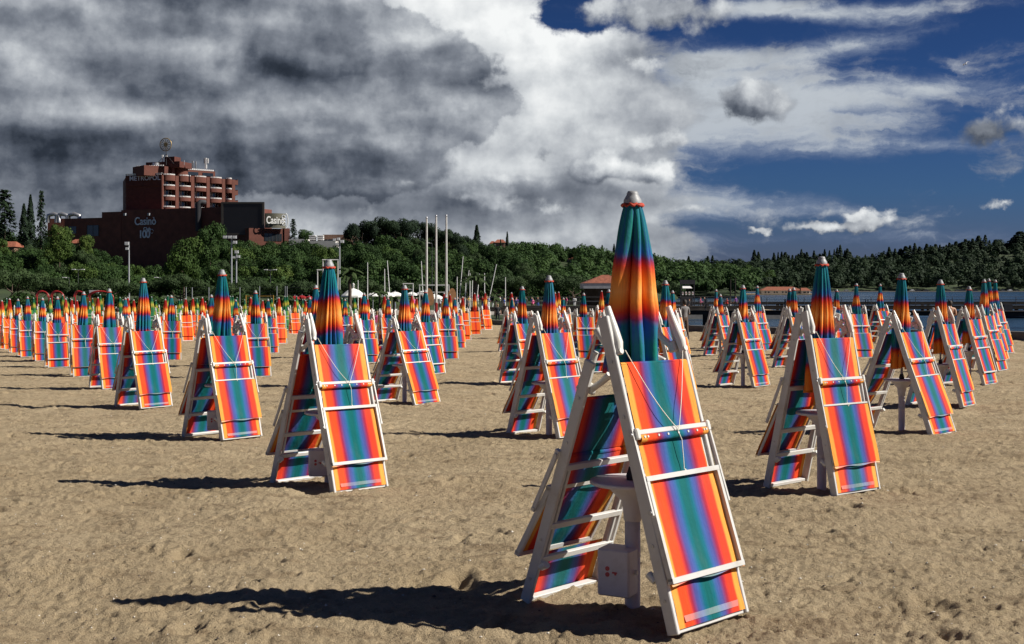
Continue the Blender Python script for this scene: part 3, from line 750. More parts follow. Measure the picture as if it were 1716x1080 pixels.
def make_parasol(kind, lv):
    """origin on the sand; canopy hangs from z = TIP"""
    root = empty('beach_parasol')
    z0 = 2.03
    if lv == 2:
        m = MB(); m.lathe([(.040, -.25), (.040, .60), (.036, .60)], 20); m.lathe([(.0415, .27), (.0415, .30)], 20); m.build('ground_sleeve', 'box_white', root)
        m = MB(); m.lathe([(0, .668), (.215, .668), (.221, .664), (.221, .650), (.213, .646), (.05, .640)] , 36); m.build('table_top', 'box_white', root)
        m = MB(); m.lathe([(.14, .645), (.11, .61), (.058, .56), (.048, .50), (.046, .46), (.040, .455)], 24)
        m.build('table_cone', 'box_white', root)
        m = MB(); m.tube([(0, 0, .55), (0, 0, z0 + .01)], .015, 10); m.build('pole', 'grey_steel', root)
        m = MB(); m.lathe([(.03, .665), (.034, .69), (.024, .72), (.02, .735)], 12); m.bar((0, 0, .70), (.06, .02, .74), .014, .02); k = m.build('pole_clamp', 'dark_steel', root)
        m = MB(); m.bbox((0, 0, .98), (.05, .07, .06), .008); m.tube([(-.08, 0, .97), (.08, 0, .97)], .016, 8); m.build('crank_knob', 'blue_plastic', root)
    else:
        m = MB(); m.tube([(0, 0, -.1), (0, 0, .60)], .04, 8); m.build('ground_sleeve', 'box_white', root)
        m = MB(); m.lathe([(0, .668), (.218, .668), (.22, .648), (.12, .64), (.048, .50), (.04, .455)], 14, smooth=False); m.build('table_top', 'box_white', root)
        m = MB(); m.tube([(0, 0, .55), (0, 0, z0 + .01)], .015, 6); m.build('pole', 'grey_steel', root)
    c = link('canopy', CAN[kind], root); c.location.z = z0
    m = MB()
    nn_ = 48 if lv == 2 else 12; vs = []
    for (rr_, zz, wv) in ((.030, .002, 0), (.052, -.002, 1), (.060, -.012, 1), (.054, -.017, 1)):
        for i in range(nn_):
            th = 2 * PI * i / nn_
            vs.append(((rr_ + .004 * wv * math.sin(th * 7)) * math.cos(th), (rr_ + .004 * wv * math.sin(th * 7)) * math.sin(th), zz + .005 * wv * math.sin(th * 9 + 1)))
    m.add(vs, [(j * nn_ + i, j * nn_ + (i + 1) % nn_, (j + 1) * nn_ + (i + 1) % nn_, (j + 1) * nn_ + i) for j in range(3) for i in range(nn_)], True)
    o = m.build('collar', 'rim_cloth' if not kind.startswith('green') else 'cloth_green', root); o.location.z = z0
    m = MB(); n_ = 24 if lv == 2 else 8
    m.lathe([(.048, 0), (.046, .018), (.039, .030), (.037, .034), (.031, .044), (.031, .050), (.024, .064), (.0, .066)], n_)
    o = m.build('cap', 'grey_plastic', root); o.location.z = z0
    return root
def make_box(parent=None):
    root = empty('socket_box')
    m = MB(); m.bbox((0, 0, 0), (.175, .15, .24), .008); m.build('housing', 'box_white', root)
    m = MB()
    m.disc((-.030, -.0745, .022), .012, (0, -1, 0), 14, .003); m.disc((-.030, -.0745, -.008), .012, (0, -1, 0), 14, .003)
    m.box((.010, -.0765, .004), (.026, .004, .008)); m.box((.014, -.0765, -.004), (.010, .004, .008))
    m.build('red_marks', 'red_mark', root)
    m = MB(); m.tube([(.085, .0, -.0), (.105, .0, 0)], .012, 10); m.build('lock_knob', 'white_plastic', root)
    return root

NOM = 2.03 + .066
PARA = {}; LOUN = {}
def hide_proto(o):
    PROTOS.append(o)
PROTOS = []
# each set: x of the pole in the photo, row of its tip, distance, kind, yaw offset, framed?, spread, where
S = []
def st(x, ty, Z, kind='r', can=None, yaw=0, framed=False, spread=.43, box=0, where='', tilt=0): S.append(dict(x=x, ty=ty, Z=Z, kind=kind, can=can, yaw=yaw, framed=framed, spread=spread, box=box, where=where, tilt=tilt))
st(1060, 320, 6.18, can='hero', framed=True, box=1, spread=.485, where='in the right foreground, the nearest and tallest')
st(551, 435, 10.85, can='many', framed=True, box=1, spread=.47, where='left of centre, with the casino sign building behind its left')
st(1377, 430, 10.35, can='mid0', yaw=-7, spread=.36, where='in the right foreground beside the nearest set')
st(372, 452, 15.3, can='mid1', box=1, yaw=2, where='below the brick casino tower')
st(920, 462, 15.2, can='mid2', yaw=1, where='just left of the nearest set')
st(1511, 458, 15.1, can='mid1', yaw=-2, spread=.55, where='at the right with its round table showing')
st(240, 466, 20.4, can='mid0', yaw=2, where='in front of the floodlight mast at the left')
st(678, 478, 20.8, can='mid2', yaw=1, spread=.58, where='just right of the left centre foreground set')
st(1115, 470, 20.0, can='mid1', where='half hidden behind the right edge of the nearest set')
st(1576, 469, 19.0, can='mid0', yaw=6, where='right of the set with the showing round table')
st(183, 484, 25.4, can='mid2', yaw=-9, where='second from the near end of the left diagonal row tail')
st(529, 478, 25.6, yaw=-8, can='mid1', where='half hidden behind the left centre foreground set')
st(875, 480, 26.0, can='mid0', yaw=-6, where='left of the set next to the nearest one')
st(1245, 478, 24.3, can='mid2', where='between the two right foreground sets')
st(1624, 480, 24.0, can='mid1', framed=True, yaw=-2, where='third from the right edge of the beach')
st(140, 489, 30.4, can='mid1', yaw=-19, where='left diagonal row, under the red tube slide')
st(428, 487, 29.6, can='mid0', yaw=-22, where='between the tower set and the left centre foreground set')
st(713, 486, 30.3, yaw=-4, can='mid1', framed=True, where='at the foot of the leftmost flagpole')
st(1020, 485, 29.5, can='mid2', where='peeping out left of the nearest parasol')
st(1330, 482, 31.0, can='mid0', where='just left of the tall right foreground parasol')
st(1649, 468, 28.5, can='mid1', where='second from the right edge of the beach')
st(96, 497, 35.0, can='mid2', framed=True, yaw=-18, where='left diagonal row, first with a white framed seat panel')
st(354, 494, 35.5, yaw=-20, can='mid0', where='peeping out left of the tower set')
st(610, 491, 36.6, can='mid1', yaw=-14, where='right behind the left centre foreground set')
st(1127, 487, 34.5, can='mid2', where='small, right of the nearest parasol')
st(1402, 485, 38.0, can='mid0', yaw=-20, where='behind the right side of the tall right foreground parasol')
st(1323, 484, 36.0, can='mid2', where='hidden behind another left of the tall right foreground parasol')
st(1657, 467, 33.5, can='mid0', where='between the two rightmost parasols')
st(1668, 469, 37.0, can='flare', yaw=-3, where='nearest the right edge of the beach')
st(71, 499, 39.5, can='mid1', yaw=-15, where='fourth from the left edge')
st(287, 495, 39.8, can='mid2', yaw=-27, where='between the floodlight mast set and the tower set')
st(519, 498, 41.0, yaw=-20, can='mid0', where='far one left of the left centre foreground parasol')
st(747, 495, 38.5, can='mid1', yaw=-26, where='at the foot of the rightmost flagpole')
st(978, 491, 38.0, can='mid0', yaw=-32, where='halfway between the nearest parasol and its left neighbour')
st(1207, 493, 38.5, can='mid2', where='small front one left of the right middle set')
st(1200, 485, 44.0, can='flare', where='dark one left of the right middle set')
st(1435, 475, 36.0, can='flare', framed=False, yaw=-26, where='flared one right of the tall right foreground parasol')
st(46, 497, 43.0, can='mid0', yaw=-14, where='third from the left edge')
st(210, 499, 46.0, yaw=-20, can='mid2', where='far one left of the floodlight mast set')
st(449, 501, 45.0, yaw=-20, can='mid1', where='far one right of the lone left middle set')
st(650, 498, 43.5, can='mid0', yaw=-20, where='small one left of the open set in the left middle')
st(858, 499, 44.0, yaw=-10, can='mid2', where='small one behind the middle row')
st(1269, 479, 42.0, can='flare', yaw=-5, where='far one right of the right middle set')
st(1475, 476, 46.0, can='flare', yaw=-18, spread=.6, where='flared one left of the bather in green shorts')
st(30, 501, 47.0, yaw=-14, can='mid1', where='second from the left edge')
st(395, 502, 50.0, yaw=-20, can='mid0', where='far one right of the tower set')
st(578, 501, 49.0, yaw=-20, can='mid2', where='far one right of the left centre foreground parasol')
st(762, 499, 48.0, yaw=-20, can='mid1', where='small one right of the rightmost flagpole')
st(944, 499, 47.0, yaw=-20, can='mid2', where='far one right of the nearest set neighbour')
_rng = random.Random(3)
for x, ty, Z, k in [(110, 500, 60, 0), (120, 501, 66, 1), (129, 503, 72, 0), (164, 498, 62, 1), (214, 498, 62, 0), (224, 502, 70, 1), (277, 501, 58, 0), (311, 500, 62, 1), (323, 499, 68, 0), (339, 498, 64, 1), (344, 505, 76, 0),
                    (420, 498, 60, 1), (440, 503, 68, 0), (467, 498, 56, 0), (494, 503, 75, 0), (512, 503, 80, 1), (605, 498, 58, 0), (616, 500, 66, 1), (644, 495, 60, 0), (647, 501, 72, 1), (690, 494, 66, 1), (698, 499, 74, 0),
                    (744, 491, 62, 0), (754, 493, 68, 1), (775, 497, 58, 0), (795, 491, 68, 1), (813, 490, 79, 0), (857, 490, 60, 1), (930, 490, 62, 0), (936, 489, 71, 1), (1008, 487, 62, 0), (16, 500, 51, 0), (3, 503, 56, 1), (375, 499, 70, 0), (240, 503, 78, 1)]:
    st(x, ty, Z, 'o', 'red%d' % k, yaw=_rng.uniform(-30, -10))
for x, ty, Z in [(11, 500, 84), (56, 499, 88), (84, 500, 80), (105, 494, 84), (112, 498, 92), (118, 500, 98), (150, 505, 90), (168, 493, 82), (155, 500, 100), (201, 498, 86), (206, 502, 94), (254, 497, 82), (261, 503, 96), (281, 495, 80), (300, 502, 92), (304, 502, 99),
                 (330, 500, 90), (360, 501, 96), (386, 496, 82), (390, 496, 90), (397, 498, 97), (410, 502, 88), (455, 500, 100), (477, 496, 84), (481, 496, 93), (497, 496, 88), (507, 502, 99), (540, 500, 92), (573, 500, 86), (581, 500, 94), (594, 498, 84), (595, 502, 101), (30, 503, 95), (70, 504, 101)]:
    st(x, ty, Z, 'g', 'green0', yaw=_rng.uniform(-30, -10))
CL = {'r': 'rainbow_stripe', 'o': 'red_stripe', 'g': 'green_stripe'}
GAP = .035
def put_lounger(px_, py_, gzv, yaw, off, key, scale=1, short=1):
    if key not in LOUN:
        LOUN[key] = make_lounger(*key); hide_proto(LOUN[key])
    r = copy_tree(LOUN[key])
    d = Vector((math.sin(yaw), -math.cos(yaw)))                # outward
    top = GAP
    lean = math.asin(min(.9, (off - top) / (LEN * short)))
    r.rotation_euler = (-lean, 0, yaw)
    x, y = px_ + d.x * off, py_ + d.y * off
    r.location = (x, y, gz(x, y) + .012 - _rng.uniform(0, .016)); r.rotation_euler.y = R(_rng.uniform(-.8, .8))
    r.scale = (1, 1, short)
    return r
BOXP = make_box(); hide_proto(BOXP)
red_n = green_n = 0
ordr = sorted([s for s in S if s['kind'] != 'r'], key=lambda s: s['x'])
for k_ in 'og':
    for i, s in enumerate([s for s in ordr if s['kind'] == k_]): s['i'] = i + 1
for s in S:
    Z = s['Z']; X = (s['x'] - 858) / F * Z
    g0 = gz(X, Z)
    lv = 2 if Z < 26.5 else (1 if Z < 52 else 0)
    yaw = R(45 + s['yaw'])
    tipz = EYE - (s['ty'] - HOR) / F * Z
    sc_ = 1.0
    dzc = tipz - (g0 + NOM)
    key = (s['can'], 2 if lv == 2 else 1)
    if key not in PARA: PARA[key] = make_parasol(*key); hide_proto(PARA[key])
    p = copy_tree(PARA[key]); p.location = (X, Z, g0); p.rotation_euler = (0, 0, yaw)
    dzc = max(-.35, min(.45, dzc))
    for c in p.children:
        n = c.name.split('.')[0]
        if n in ('canopy', 'collar', 'cap'): c.location.z += dzc
        if n == 'pole': c.scale.z = (2.04 + dzc) / 2.04
        if n == 'canopy' and (s['can'] not in ('hero', 'many')): c.rotation_euler.z = _rng.choice([0, PI]) + _rng.uniform(-.15, .15); c.scale = (1, 1, _rng.uniform(.95, 1.04))
        if n == 'canopy': c.rotation_euler.x = R(_rng.uniform(-1, 1)); c.rotation_euler.y = R(_rng.uniform(-1, 1))
    kd = {'r': 'rainbow banded', 'o': 'red and yellow', 'g': 'green and yellow'}[s['kind']]
    if s['kind'] == 'r':
        wh = s['where']; g1, g2 = 'rainbow striped loungers leaning round the parasols', 'folded rainbow parasols in diagonal rows'
        lp = 'closed rainbow banded parasol %s' % wh
        lf = 'rainbow striped lounger facing the viewer, its parasol %s' % wh
        lb = 'rear lounger showing its underside, its parasol %s' % wh
    else:
        nn2 = nth(s['i'])
        g1 = kd + ' loungers in the far rows'; g2 = 'folded %s parasols in the far rows' % kd
        lp = 'distant closed %s parasol, %s of its colour from the left' % (kd, nn2)
        lf = 'distant %s lounger facing the viewer at the %s such parasol from the left' % (kd, nn2)
        lb = 'rear %s lounger behind the %s such parasol from the left' % (kd, nn2)
    def cut(t_): return ' '.join(t_.split()[:16])
    tag(p, cut(lp), 'parasol', g2)
    fr = put_lounger(X, Z, g0, yaw + R(_rng.uniform(-2.5, 2.5)) * (s['x'] != 1060), s['spread'], (CL[s['kind']], s['framed'], 0.0, lv)); tag(fr, cut(lf), 'lounger', g1)
    bk = put_lounger(X, Z, g0, yaw + PI + R(_rng.uniform(-4, 4)) * (s['x'] != 1060), s['spread'] + .01, (CL[s['kind']], s['framed'] if lv else False, .075 if s['x'] == 1060 else .10, lv), short={1060: .88, 551: .95}.get(s['x'], 1)); tag(bk, cut(lb), 'lounger', g1)
    if s['box']:
        bx = copy_tree(BOXP); a = yaw - R(62)
        off = Vector((-math.cos(R(18)), -math.sin(R(18)), 0))
        bx.location = (X - .085, Z - .055, g0 + .215); bx.rotation_euler = (0, 0, R(12))
        if s['x'] == 1060: bx.location = (X - .075, Z - .03, g0 + .205); bx.rotation_euler = (0, 0, R(-28))
        tag(bx, cut('white metal socket box with red marks on the pole of the parasol %s' % wh.split(',')[0]), 'box', 'socket boxes on the parasol poles')
for s in S:
    pass
def drop(root):
    for c in list(root.children):
        for g in list(c.children): bpy.data.objects.remove(g)
        bpy.data.objects.remove(c)
    bpy.data.objects.remove(root)
for p in PROTOS: drop(p)
# ------------------------------------------------------------------ land beyond the beach, water
def interp(x, pts):
    return float(np.interp(x, [p[0] for p in pts], [p[1] for p in pts]))
# top rows of the tree canopy (photo) along the left hillside for some distances -> ground height below the trees
RowsZ = [95, 118, 150, 190, 235, 290, 350, 420]
def land_profile(xp, Z):
    """ground height of the left land, xp = photo column"""
    far = interp(xp, [(-400, 15), (0, 14), (100, 11), (170, 6.5), (300, 6.5), (420, 8), (560, 7.5), (640, 9.5), (760, 8), (850, 4), (1000, 1), (1150, -.5), (1400, -1)])
    a = np.interp(Z, [95, 150, 190, 250, 320, 420], [0, 0, .14, .52, .98, 1.08])
    return -1.35 + (far + 1.35) * a
def land_h(X, Y):
    xp = 858 + F * X / max(Y, 1)
    return land_profile(xp, Y)
ln_x = np.concatenate([np.linspace(-260, 60, 120)]); ln_y = np.linspace(88, 430, 120)
Yl, Xl = np.meshgrid(ln_y, ln_x, indexing='ij')
Zl = np.vectorize(land_h)(Xl, Yl)
# the land ends along a shoreline to the right
shore = np.interp(Yl, [88, 95, 140, 200, 430], [-1, -4, 12, 24, 60])
Zl = np.where(Xl > shore, -3.2, Zl)
Zl = np.where(Yl < 118, np.minimum(Zl, -1.46 + (Yl - 88) * .004), Zl)
Zl += np.where(Yl > 185, np.sin(Xl * .2) * .2 + np.sin(Yl * .13 + Xl * .07) * .25, 0)
m, t, b, out = new_mat('grass_ground')
g = t.node('ShaderNodeTexCoord').outputs['Object']
c = t.mix(t.mapr(t.noise(g, .12, 6, .6), .35, .65), (.018, .034, .009), (.038, .060, .016))
c = t.mix(t.mapr(t.noise(g, .9, 5, .7), .5, .8, 0, .5), c, (.07, .07, .03))
t.put(b.inputs['Base Color'], c); b.inputs['Roughness'].default_value = .95
bump(t, b, t.noise(g, 3, 4, .7), .1)
o = grid_mesh('grass_land', Xl, Yl, Zl, 'grass_ground'); tag(o, kind='structure')

m, t, b, out = new_mat('sea')
g = t.node('ShaderNodeTexCoord').outputs['Object']
b.inputs['Base Color'].default_value = (.022, .052, .088, 1); b.inputs['Roughness'].default_value = .18; b.inputs['IOR'].default_value = 1.33
n1 = t.noise(t.vm('MULTIPLY', g, (.5, .9, 1)), 1.2, 5, .6); n2 = t.noise(t.vm('MULTIPLY', g, (.05, .12, 1)), 1, 4, .6)
bump(t, b, t.m('ADD', n1, t.m('MULTIPLY', n2, 1.2)), .55, .9)
m = MB(); m.quad((-4000, 20, WATER), (6000, 20, WATER), (6000, 9000, WATER), (-4000, 9000, WATER)); o = m.build('sea_water', 'sea'); tag(o, kind='structure')
m = MB(); m.quad((-6000, -3000, WATER - 2.6), (9000, -3000, WATER - 2.6), (9000, 12000, WATER - 2.6), (-6000, 12000, WATER - 2.6)); o = m.build('ground', 'sand'); tag(o, kind='structure')

# low sea wall of concrete blocks along the edge of the beach
wall = empty('sea_wall', (WA[0], WA[1], 0)); tag(wall, 'low weathered concrete kerb wall between the sand and the water', 'wall')
Lw = np.linalg.norm(WB - WA); nseg = 26
for i in range(nseg):
    a = WA + (WB - WA) * (i / nseg); b_ = WA + (WB - WA) * ((i + 1) / nseg); c_ = (a + b_) / 2
    m = MB(); hz = gz(c_[0] - .5, c_[1])
    m.bbox((0, 0, 0), (Lw / nseg - .03, .45, 1.5), .03)
    o = m.build('block', 'wood_dark' if 0 else 'wall_block', wall); o.location = (c_[0] - WA[0] + .1, c_[1] - WA[1], hz + .32 - .75 + .01 * (i % 3)); o.rotation_euler.z = math.atan2(_wd[1], _wd[0])

# ------------------------------------------------------------------ piers
def pier(x0, y0, x1, y1, wd, z, nm, label, rail=True, step=3.2, th=.28):
    r = empty(nm, (x0, y0, 0)); tag(r, label, 'pier', 'wooden bathing piers over the water')
    a = Vector((x0, y0, 0)); b_ = Vector((x1, y1, 0)); d = (b_ - a); L = d.length; d.normalize(); nr = Vector((-d.y, d.x, 0))
    n = int(L / step)
    for s in (-1, 1):
        m = MB(); m.bar(nr * s * (wd / 2 - .1) + Vector((0, 0, z - .2)), d * L + nr * s * (wd / 2 - .1) + Vector((0, 0, z - .2)), .2, th, (0, 0, 1)); m.build('beam', 'wood_dark', r)
    # deck planks: one board every 0.6 m
    nb = int(L / 1.1)
    pm = MB(); pm.box((0, 0, 0), (1.07, wd, .07)); po = pm.build('plank', 'wood_dark'); pme = po.data; bpy.data.objects.remove(po)
    if nb <= 160:
        for i in range(nb):
            o = link('plank', pme, r); o.location = d * (i + .5) * 1.1 + Vector((0, 0, z + (.004 * (i * 7 % 3)))); o.rotation_euler.z = math.atan2(d.y, d.x)
    for i in range(n + 1):
        for s in (-1, 1):
            p = d * (i * L / n) + nr * s * (wd / 2 - .25)
            if i % 2 == 0:
                m = MB(); m.tube([p + Vector((0, 0, WATER - 2)), p + Vector((0, 0, z - .3))], .22, 8); m.build('piling', 'wood_dark', r)
            if rail:
                m = MB(); q = p + nr * s * .1; m.tube([q + Vector((0, 0, z)), q + Vector((0, 0, z + 1.0))], .035, 5); m.build('rail_post', 'dark_steel', r)
    if rail:
        for s in (-1, 1):
            for hz in (.98, .55):
                m = MB(); m.tube([nr * s * (wd / 2 - .15) + Vector((0, 0, z + hz)), d * L + nr * s * (wd / 2 - .15) + Vector((0, 0, z + hz))], .016, 4); m.build('handrail', 'dark_steel', r)
    return r
pier(10, 103, 62, 93, 2.2, -.42, 'pier', 'nearest long dark pier with thick pilings beyond the sea wall')
pier(-1, 128, 92, 132, 2.6, -.45, 'pier', 'second dark railed pier behind the nearest one', step=4)
pier(6, 166, 75, 172, 2.4, -.5, 'pier', 'third pier farther out with low pilings', rail=False, step=5)
pier(-4, 112, 22, 118, 2.4, -.35, 'pier', 'short pier behind the middle row of parasols')

# far shore with its strip of land and two wooded hills
def hill_strip(name, pts, Z0, Z1, nx=120, ny=26):
    """pts: (column, skyline row of the ground at distance Z1)"""
    xs = np.linspace(pts[0][0], pts[-1][0], nx)
    V = []
    for j in range(ny):
        f = j / (ny - 1); Z = Z0 + (Z1 - Z0) * f
        for x in xs:
            top = EYE + (HOR - interp(x, pts)) / F * Z1
            z = -1.2 + (top + 1.2) * (1 - (1 - min(f, .8) / .8) ** 1.0) - max(0, f - .8) * 30
            X = (x - 858) / F * Z
            V.append((X, Z, z + 1.5 * math.sin(X * .02 + Z * .013) * f))
    V = np.array(V).reshape(ny, nx, 3)
    o = grid_mesh(name, V[..., 0], V[..., 1], V[..., 2], 'grass_ground'); tag(o, kind='structure')
    return V
sky_mid = [(700, 440), (780, 440), (850, 440), (900, 436), (980, 444), (1040, 450), (1100, 456), (1160, 466), (1240, 474)]
sky_far = [(1020, 462), (1100, 459), (1200, 458), (1280, 455), (1340, 452), (1380, 447), (1430, 450), (1500, 446), (1560, 437), (1640, 432), (1700, 420), (1760, 410), (1850, 405), (2100, 415)]
Vmid = hill_strip('hill', sky_mid, 390, 640)
Vfar = hill_strip('hill_far', sky_far, 1010, 1380)
m = MB()
q = [(x, Z) for x, Z in ((1000, 985), (2300, 985), (2300, 1040), (1000, 1040))]
m.quad(*[(((x - 858) / F * Z), Z, -1.15) for x, Z in q]); m.quad(*[((x - 858) / F * 985, 985, z) for x, z in ((1000, -2), (2300, -2), (2300, -1.15), (1000, -1.15))])
o = m.build('far_shore', 'concrete'); tag(o, kind='structure')

# ------------------------------------------------------------------ trees
trng = np.random.default_rng(5)
def leaf_cards(C, Rad, Nrm, size, jit=.4, rngl=trng):
    """random little quads: C (n,3) centres, Nrm (n,3) directions"""
    n = len(C)
    nr = Nrm + rngl.normal(0, jit, (n, 3)); nr /= np.linalg.norm(nr, axis=1)[:, None] + 1e-9
    a = np.cross(nr, rngl.normal(0, 1, (n, 3))); a /= np.linalg.norm(a, axis=1)[:, None] + 1e-9
    b_ = np.cross(nr, a); s = size * (.5 + rngl.random((n, 1)))
    el = .55 + .5 * rngl.random((n, 1))
    V = np.stack([C - a * s, C - b_ * s * el, C + a * s, C + b_ * s * el], 1).reshape(-1, 3)
    Fq = np.arange(n * 4).reshape(n, 4)
    return V, Fq
def crown(kind, seed, n, size):
    r = np.random.default_rng(seed)
    C = []; Nn = []; tone = []
    def shell(c, rad, k, tn, fl=1.0):
        d = r.normal(0, 1, (k, 3)); d /= np.linalg.norm(d, axis=1)[:, None]
        q = (.72 + .34 * r.random((k, 1)) ** .7)
        C.append(np.array(c) + d * q * np.array(rad)); Nn.append(d); tone.append(np.clip(tn + r.normal(0, .16, k), 0, 1))
    if kind == 'broad':           # unit tree: height 1, crown from .2 to 1
        k = 15
        shell((0, 0, .6), (.30, .30, .34), n // 4, .3)
        for i in range(k):
            th = r.random() * 6.28; h = .30 + .58 * r.random(); rr2 = .30 * math.sqrt(max(.05, 1 - ((h - .55) / .5) ** 2)) * (.7 + .5 * r.random())
            s_ = .10 + .09 * r.random()
            shell((rr2 * math.cos(th), rr2 * math.sin(th), h), (s_, s_, s_ * .85), int(n * .75 / k), .25 + .6 * r.random())
    elif kind == 'pine':          # umbrella pine: wide low dome
        for i in range(16):
            th = r.random() * 6.28; q = math.sqrt(r.random()) * .5
            h = .80 - .55 * q * q - .06 * r.random(); s_ = .14 + .06 * r.random()
            shell((q * math.cos(th), q * math.sin(th), h), (s_, s_, s_ * .6), n // 16, .25 + .6 * r.random())
    elif kind == 'cypress':
        hh = r.random(n); th = r.random(n) * 6.28
        rad = .085 * np.sin(PI * np.clip(hh * .93 + .06, 0, 1)) ** .6 * (1.1 - .65 * hh) * (1 + .22 * np.sin(th * 3 + hh * 20)) * (.8 + .3 * r.random(n))
        C.append(np.stack([rad * np.cos(th), rad * np.sin(th), .03 + hh * .97], 1)); Nn.append(np.stack([np.cos(th), np.sin(th), .5 + 0 * th], 1)); tone.append(r.random(n))
    elif kind == 'conifer':       # layered branches
        for i in range(18):
            h = .12 + .86 * i / 18; rr2 = .26 * (1 - h) ** .8 + .02
            for k in range(7):
                th = r.random() * 6.28; m_ = max(3, n // 126)
                f = r.random(m_) ** .6
                C.append(np.stack([rr2 * f * math.cos(th) + r.normal(0, .014, m_), rr2 * f * math.sin(th) + r.normal(0, .014, m_), h - .10 * f * (1 - h) + r.normal(0, .01, m_)], 1))
                Nn.append(np.tile([math.cos(th) * .5, math.sin(th) * .5, 1], (m_, 1))); tone.append(r.random(m_))
    elif kind == 'spiky':         # dark ragged conifers of the far ridge
        hh = r.random(n) ** 1.3; th = r.random(n) * 6.28
        rad = .24 * (1 - hh) ** .9 * (.5 + .5 * np.abs(np.sin(hh * 26 + th))) + .012
        C.append(np.stack([rad * np.cos(th), rad * np.sin(th), .05 + hh * .95], 1)); Nn.append(np.stack([np.cos(th), np.sin(th), .6 + 0 * th], 1)); tone.append(r.random(n))
    C = np.concatenate(C); Nn = np.concatenate(Nn); tone = np.concatenate(tone)
    V, Fq = leaf_cards(C, None, Nn, size, .30, r)
    # faces of the crown shell that look down or inwards keep their leaf colour; light does the shading
    return V, Fq, np.repeat(tone, 4)
def mesh_only(name, V, Fq, mat, tone):
    o = np_mesh(name, V, Fq, mat, attr=('leaf', tone)); me = o.data; bpy.data.objects.remove(o); return me
CROWNS = {}
for kd, mats, nvar, n, size in (('pine', ('leaf_dark',), 3, 8000, .014), ('broad', ('leaf_broad', 'leaf_bright'), 5, 7000, .017), ('pine', ('leaf_pine',), 3, 8000, .014), ('cypress', ('leaf_dark',), 2, 2500, .014), ('conifer', ('leaf_dark',), 2, 4000, .016), ('spiky', ('leaf_dark',), 2, 900, .026)):
    for mt in mats:
        CROWNS[kd, mt] = [mesh_only('crown', *(lambda q: (q[0], q[1], mt, q[2]))(crown(kd, 100 + i * 7 + len(kd) + len(mt), n, size))) for i in range(nvar)]
def trunk_mesh(kind, seed):
    r = random.Random(seed); m = MB()
    top = {'broad': .6, 'pine': .62, 'cypress': .3, 'conifer': .95, 'spiky': .9}[kind]
    m.tube([(0, 0, -.08), (r.uniform(-.01, .01), r.uniform(-.01, .01), top * .5), (r.uniform(-.02, .02), r.uniform(-.02, .02), top)], [.028, .02, .008], 7)
    if kind in ('broad', 'pine'):
        for i in range(6):
            th = r.random() * 6.28; z = top * (.55 + .3 * r.random()); q = .28 if kind == 'pine' else .18
            m.tube([(0, 0, z), (math.cos(th) * q * .5, math.sin(th) * q * .5, z + .05), (math.cos(th) * q, math.sin(th) * q, z + .16)], [.012, .009, .004], 5)
    o = m.build('trunk', 'bark'); me = o.data; bpy.data.objects.remove(o); return me
TRUNKS = {k: [trunk_mesh(k, i) for i in range(2)] for k in ('broad', 'pine', 'cypress', 'conifer', 'spiky')}
prt = random.Random(9)
def tree(x, y, z, h, w, kind='broad', mat=None, label='', group=None, name=None):
    mat = mat or {'broad': 'leaf_broad', 'pine': 'leaf_pine', 'cypress': 'leaf_dark', 'conifer': 'leaf_dark', 'spiky': 'leaf_dark'}[kind]
    nm = name or {'broad': 'broadleaf_tree', 'pine': 'stone_pine', 'cypress': 'cypress', 'conifer': 'conifer', 'spiky': 'conifer'}[kind]
    r = empty(nm, (x, y, z), (0, 0, prt.random() * 6.28)); tag(r, label, 'tree', group)
    unitw = {'broad': .78, 'pine': 1.25, 'cypress': .17, 'conifer': .5, 'spiky': .48}[kind]
    s = (w / unitw, w / unitw, h)
    c = link('crown', prt.choice(CROWNS[kind, mat]), r); c.scale = s
    t_ = link('trunk', prt.choice(TRUNKS[kind]), r); t_.scale = (max(w * .8, h * .3), max(w * .8, h * .3), h)
    return r
def tree_px(xp, ytop, Z, h, wpx, kind='broad', mat=None, label='', group=None, base=None):
    """a tree whose top stands at photo row ytop"""
    top = EYE + (HOR - ytop) / F * Z
    z = top - h if base is None else base
    hh = h if base is None else top - base
    return tree((xp - 858) / F * Z, Z, z, hh, wpx / F * Z, kind, mat, label, group)
# named trees
G1 = 'trees on the hillside behind the beach'
tree_px(8, 312, 250, 16, 60, 'conifer', label='broad dark conifer at the left edge above the shrubs', group='dark conifers left of the casino')
tree_px(-14, 325, 246, 15, 56, 'conifer', label='dark conifer cut by the left edge of the picture', group='dark conifers left of the casino')
tree_px(40, 342, 246, 11, 18, 'cypress', label='shorter slim cypress between the dark conifers', group='dark conifers left of the casino')
tree_px(51, 327, 248, 13, 17, 'cypress', label='slim dark cypress left of the tallest spiky one', group='dark conifers left of the casino')
tree_px(69, 314, 244, 15, 27, 'conifer', label='tallest spiky dark conifer left of the casino wing', group='dark conifers left of the casino')
tree_px(491, 364, 300, 10, 24, 'conifer', label='lone conifer right of the casino sign', group='dark conifers beside the casino')
tree_px(512, 384, 302, 6, 30, 'broad', label='low round tree right of the lone conifer', group=G1)
tree_px(799, 378, 300, 13, 20, 'cypress', label='thick cypress on the ridge above the masts', group='cypresses on the middle ridge')
tree_px(850, 389, 300, 12, 10, 'cypress', label='thin tall cypress right of the thick one', group='cypresses on the middle ridge')
tree_px(839, 402, 298, 11, 8, 'cypress', label='thin shorter cypress left of the tall thin one', group='cypresses on the middle ridge')
tree_px(308, 393, 180, 10, 62, 'broad', 'leaf_bright', label='round yellow green tree in front of the casino wall', group=G1)
tree_px(100, 374, 205, 8, 46, 'broad', 'leaf_bright', label='bright feathery tree left of the casino wing', group=G1)
tree_px(352, 372, 215, 10, 46, 'broad', label='tall dark tree under the casino exhaust pipe', group=G1)
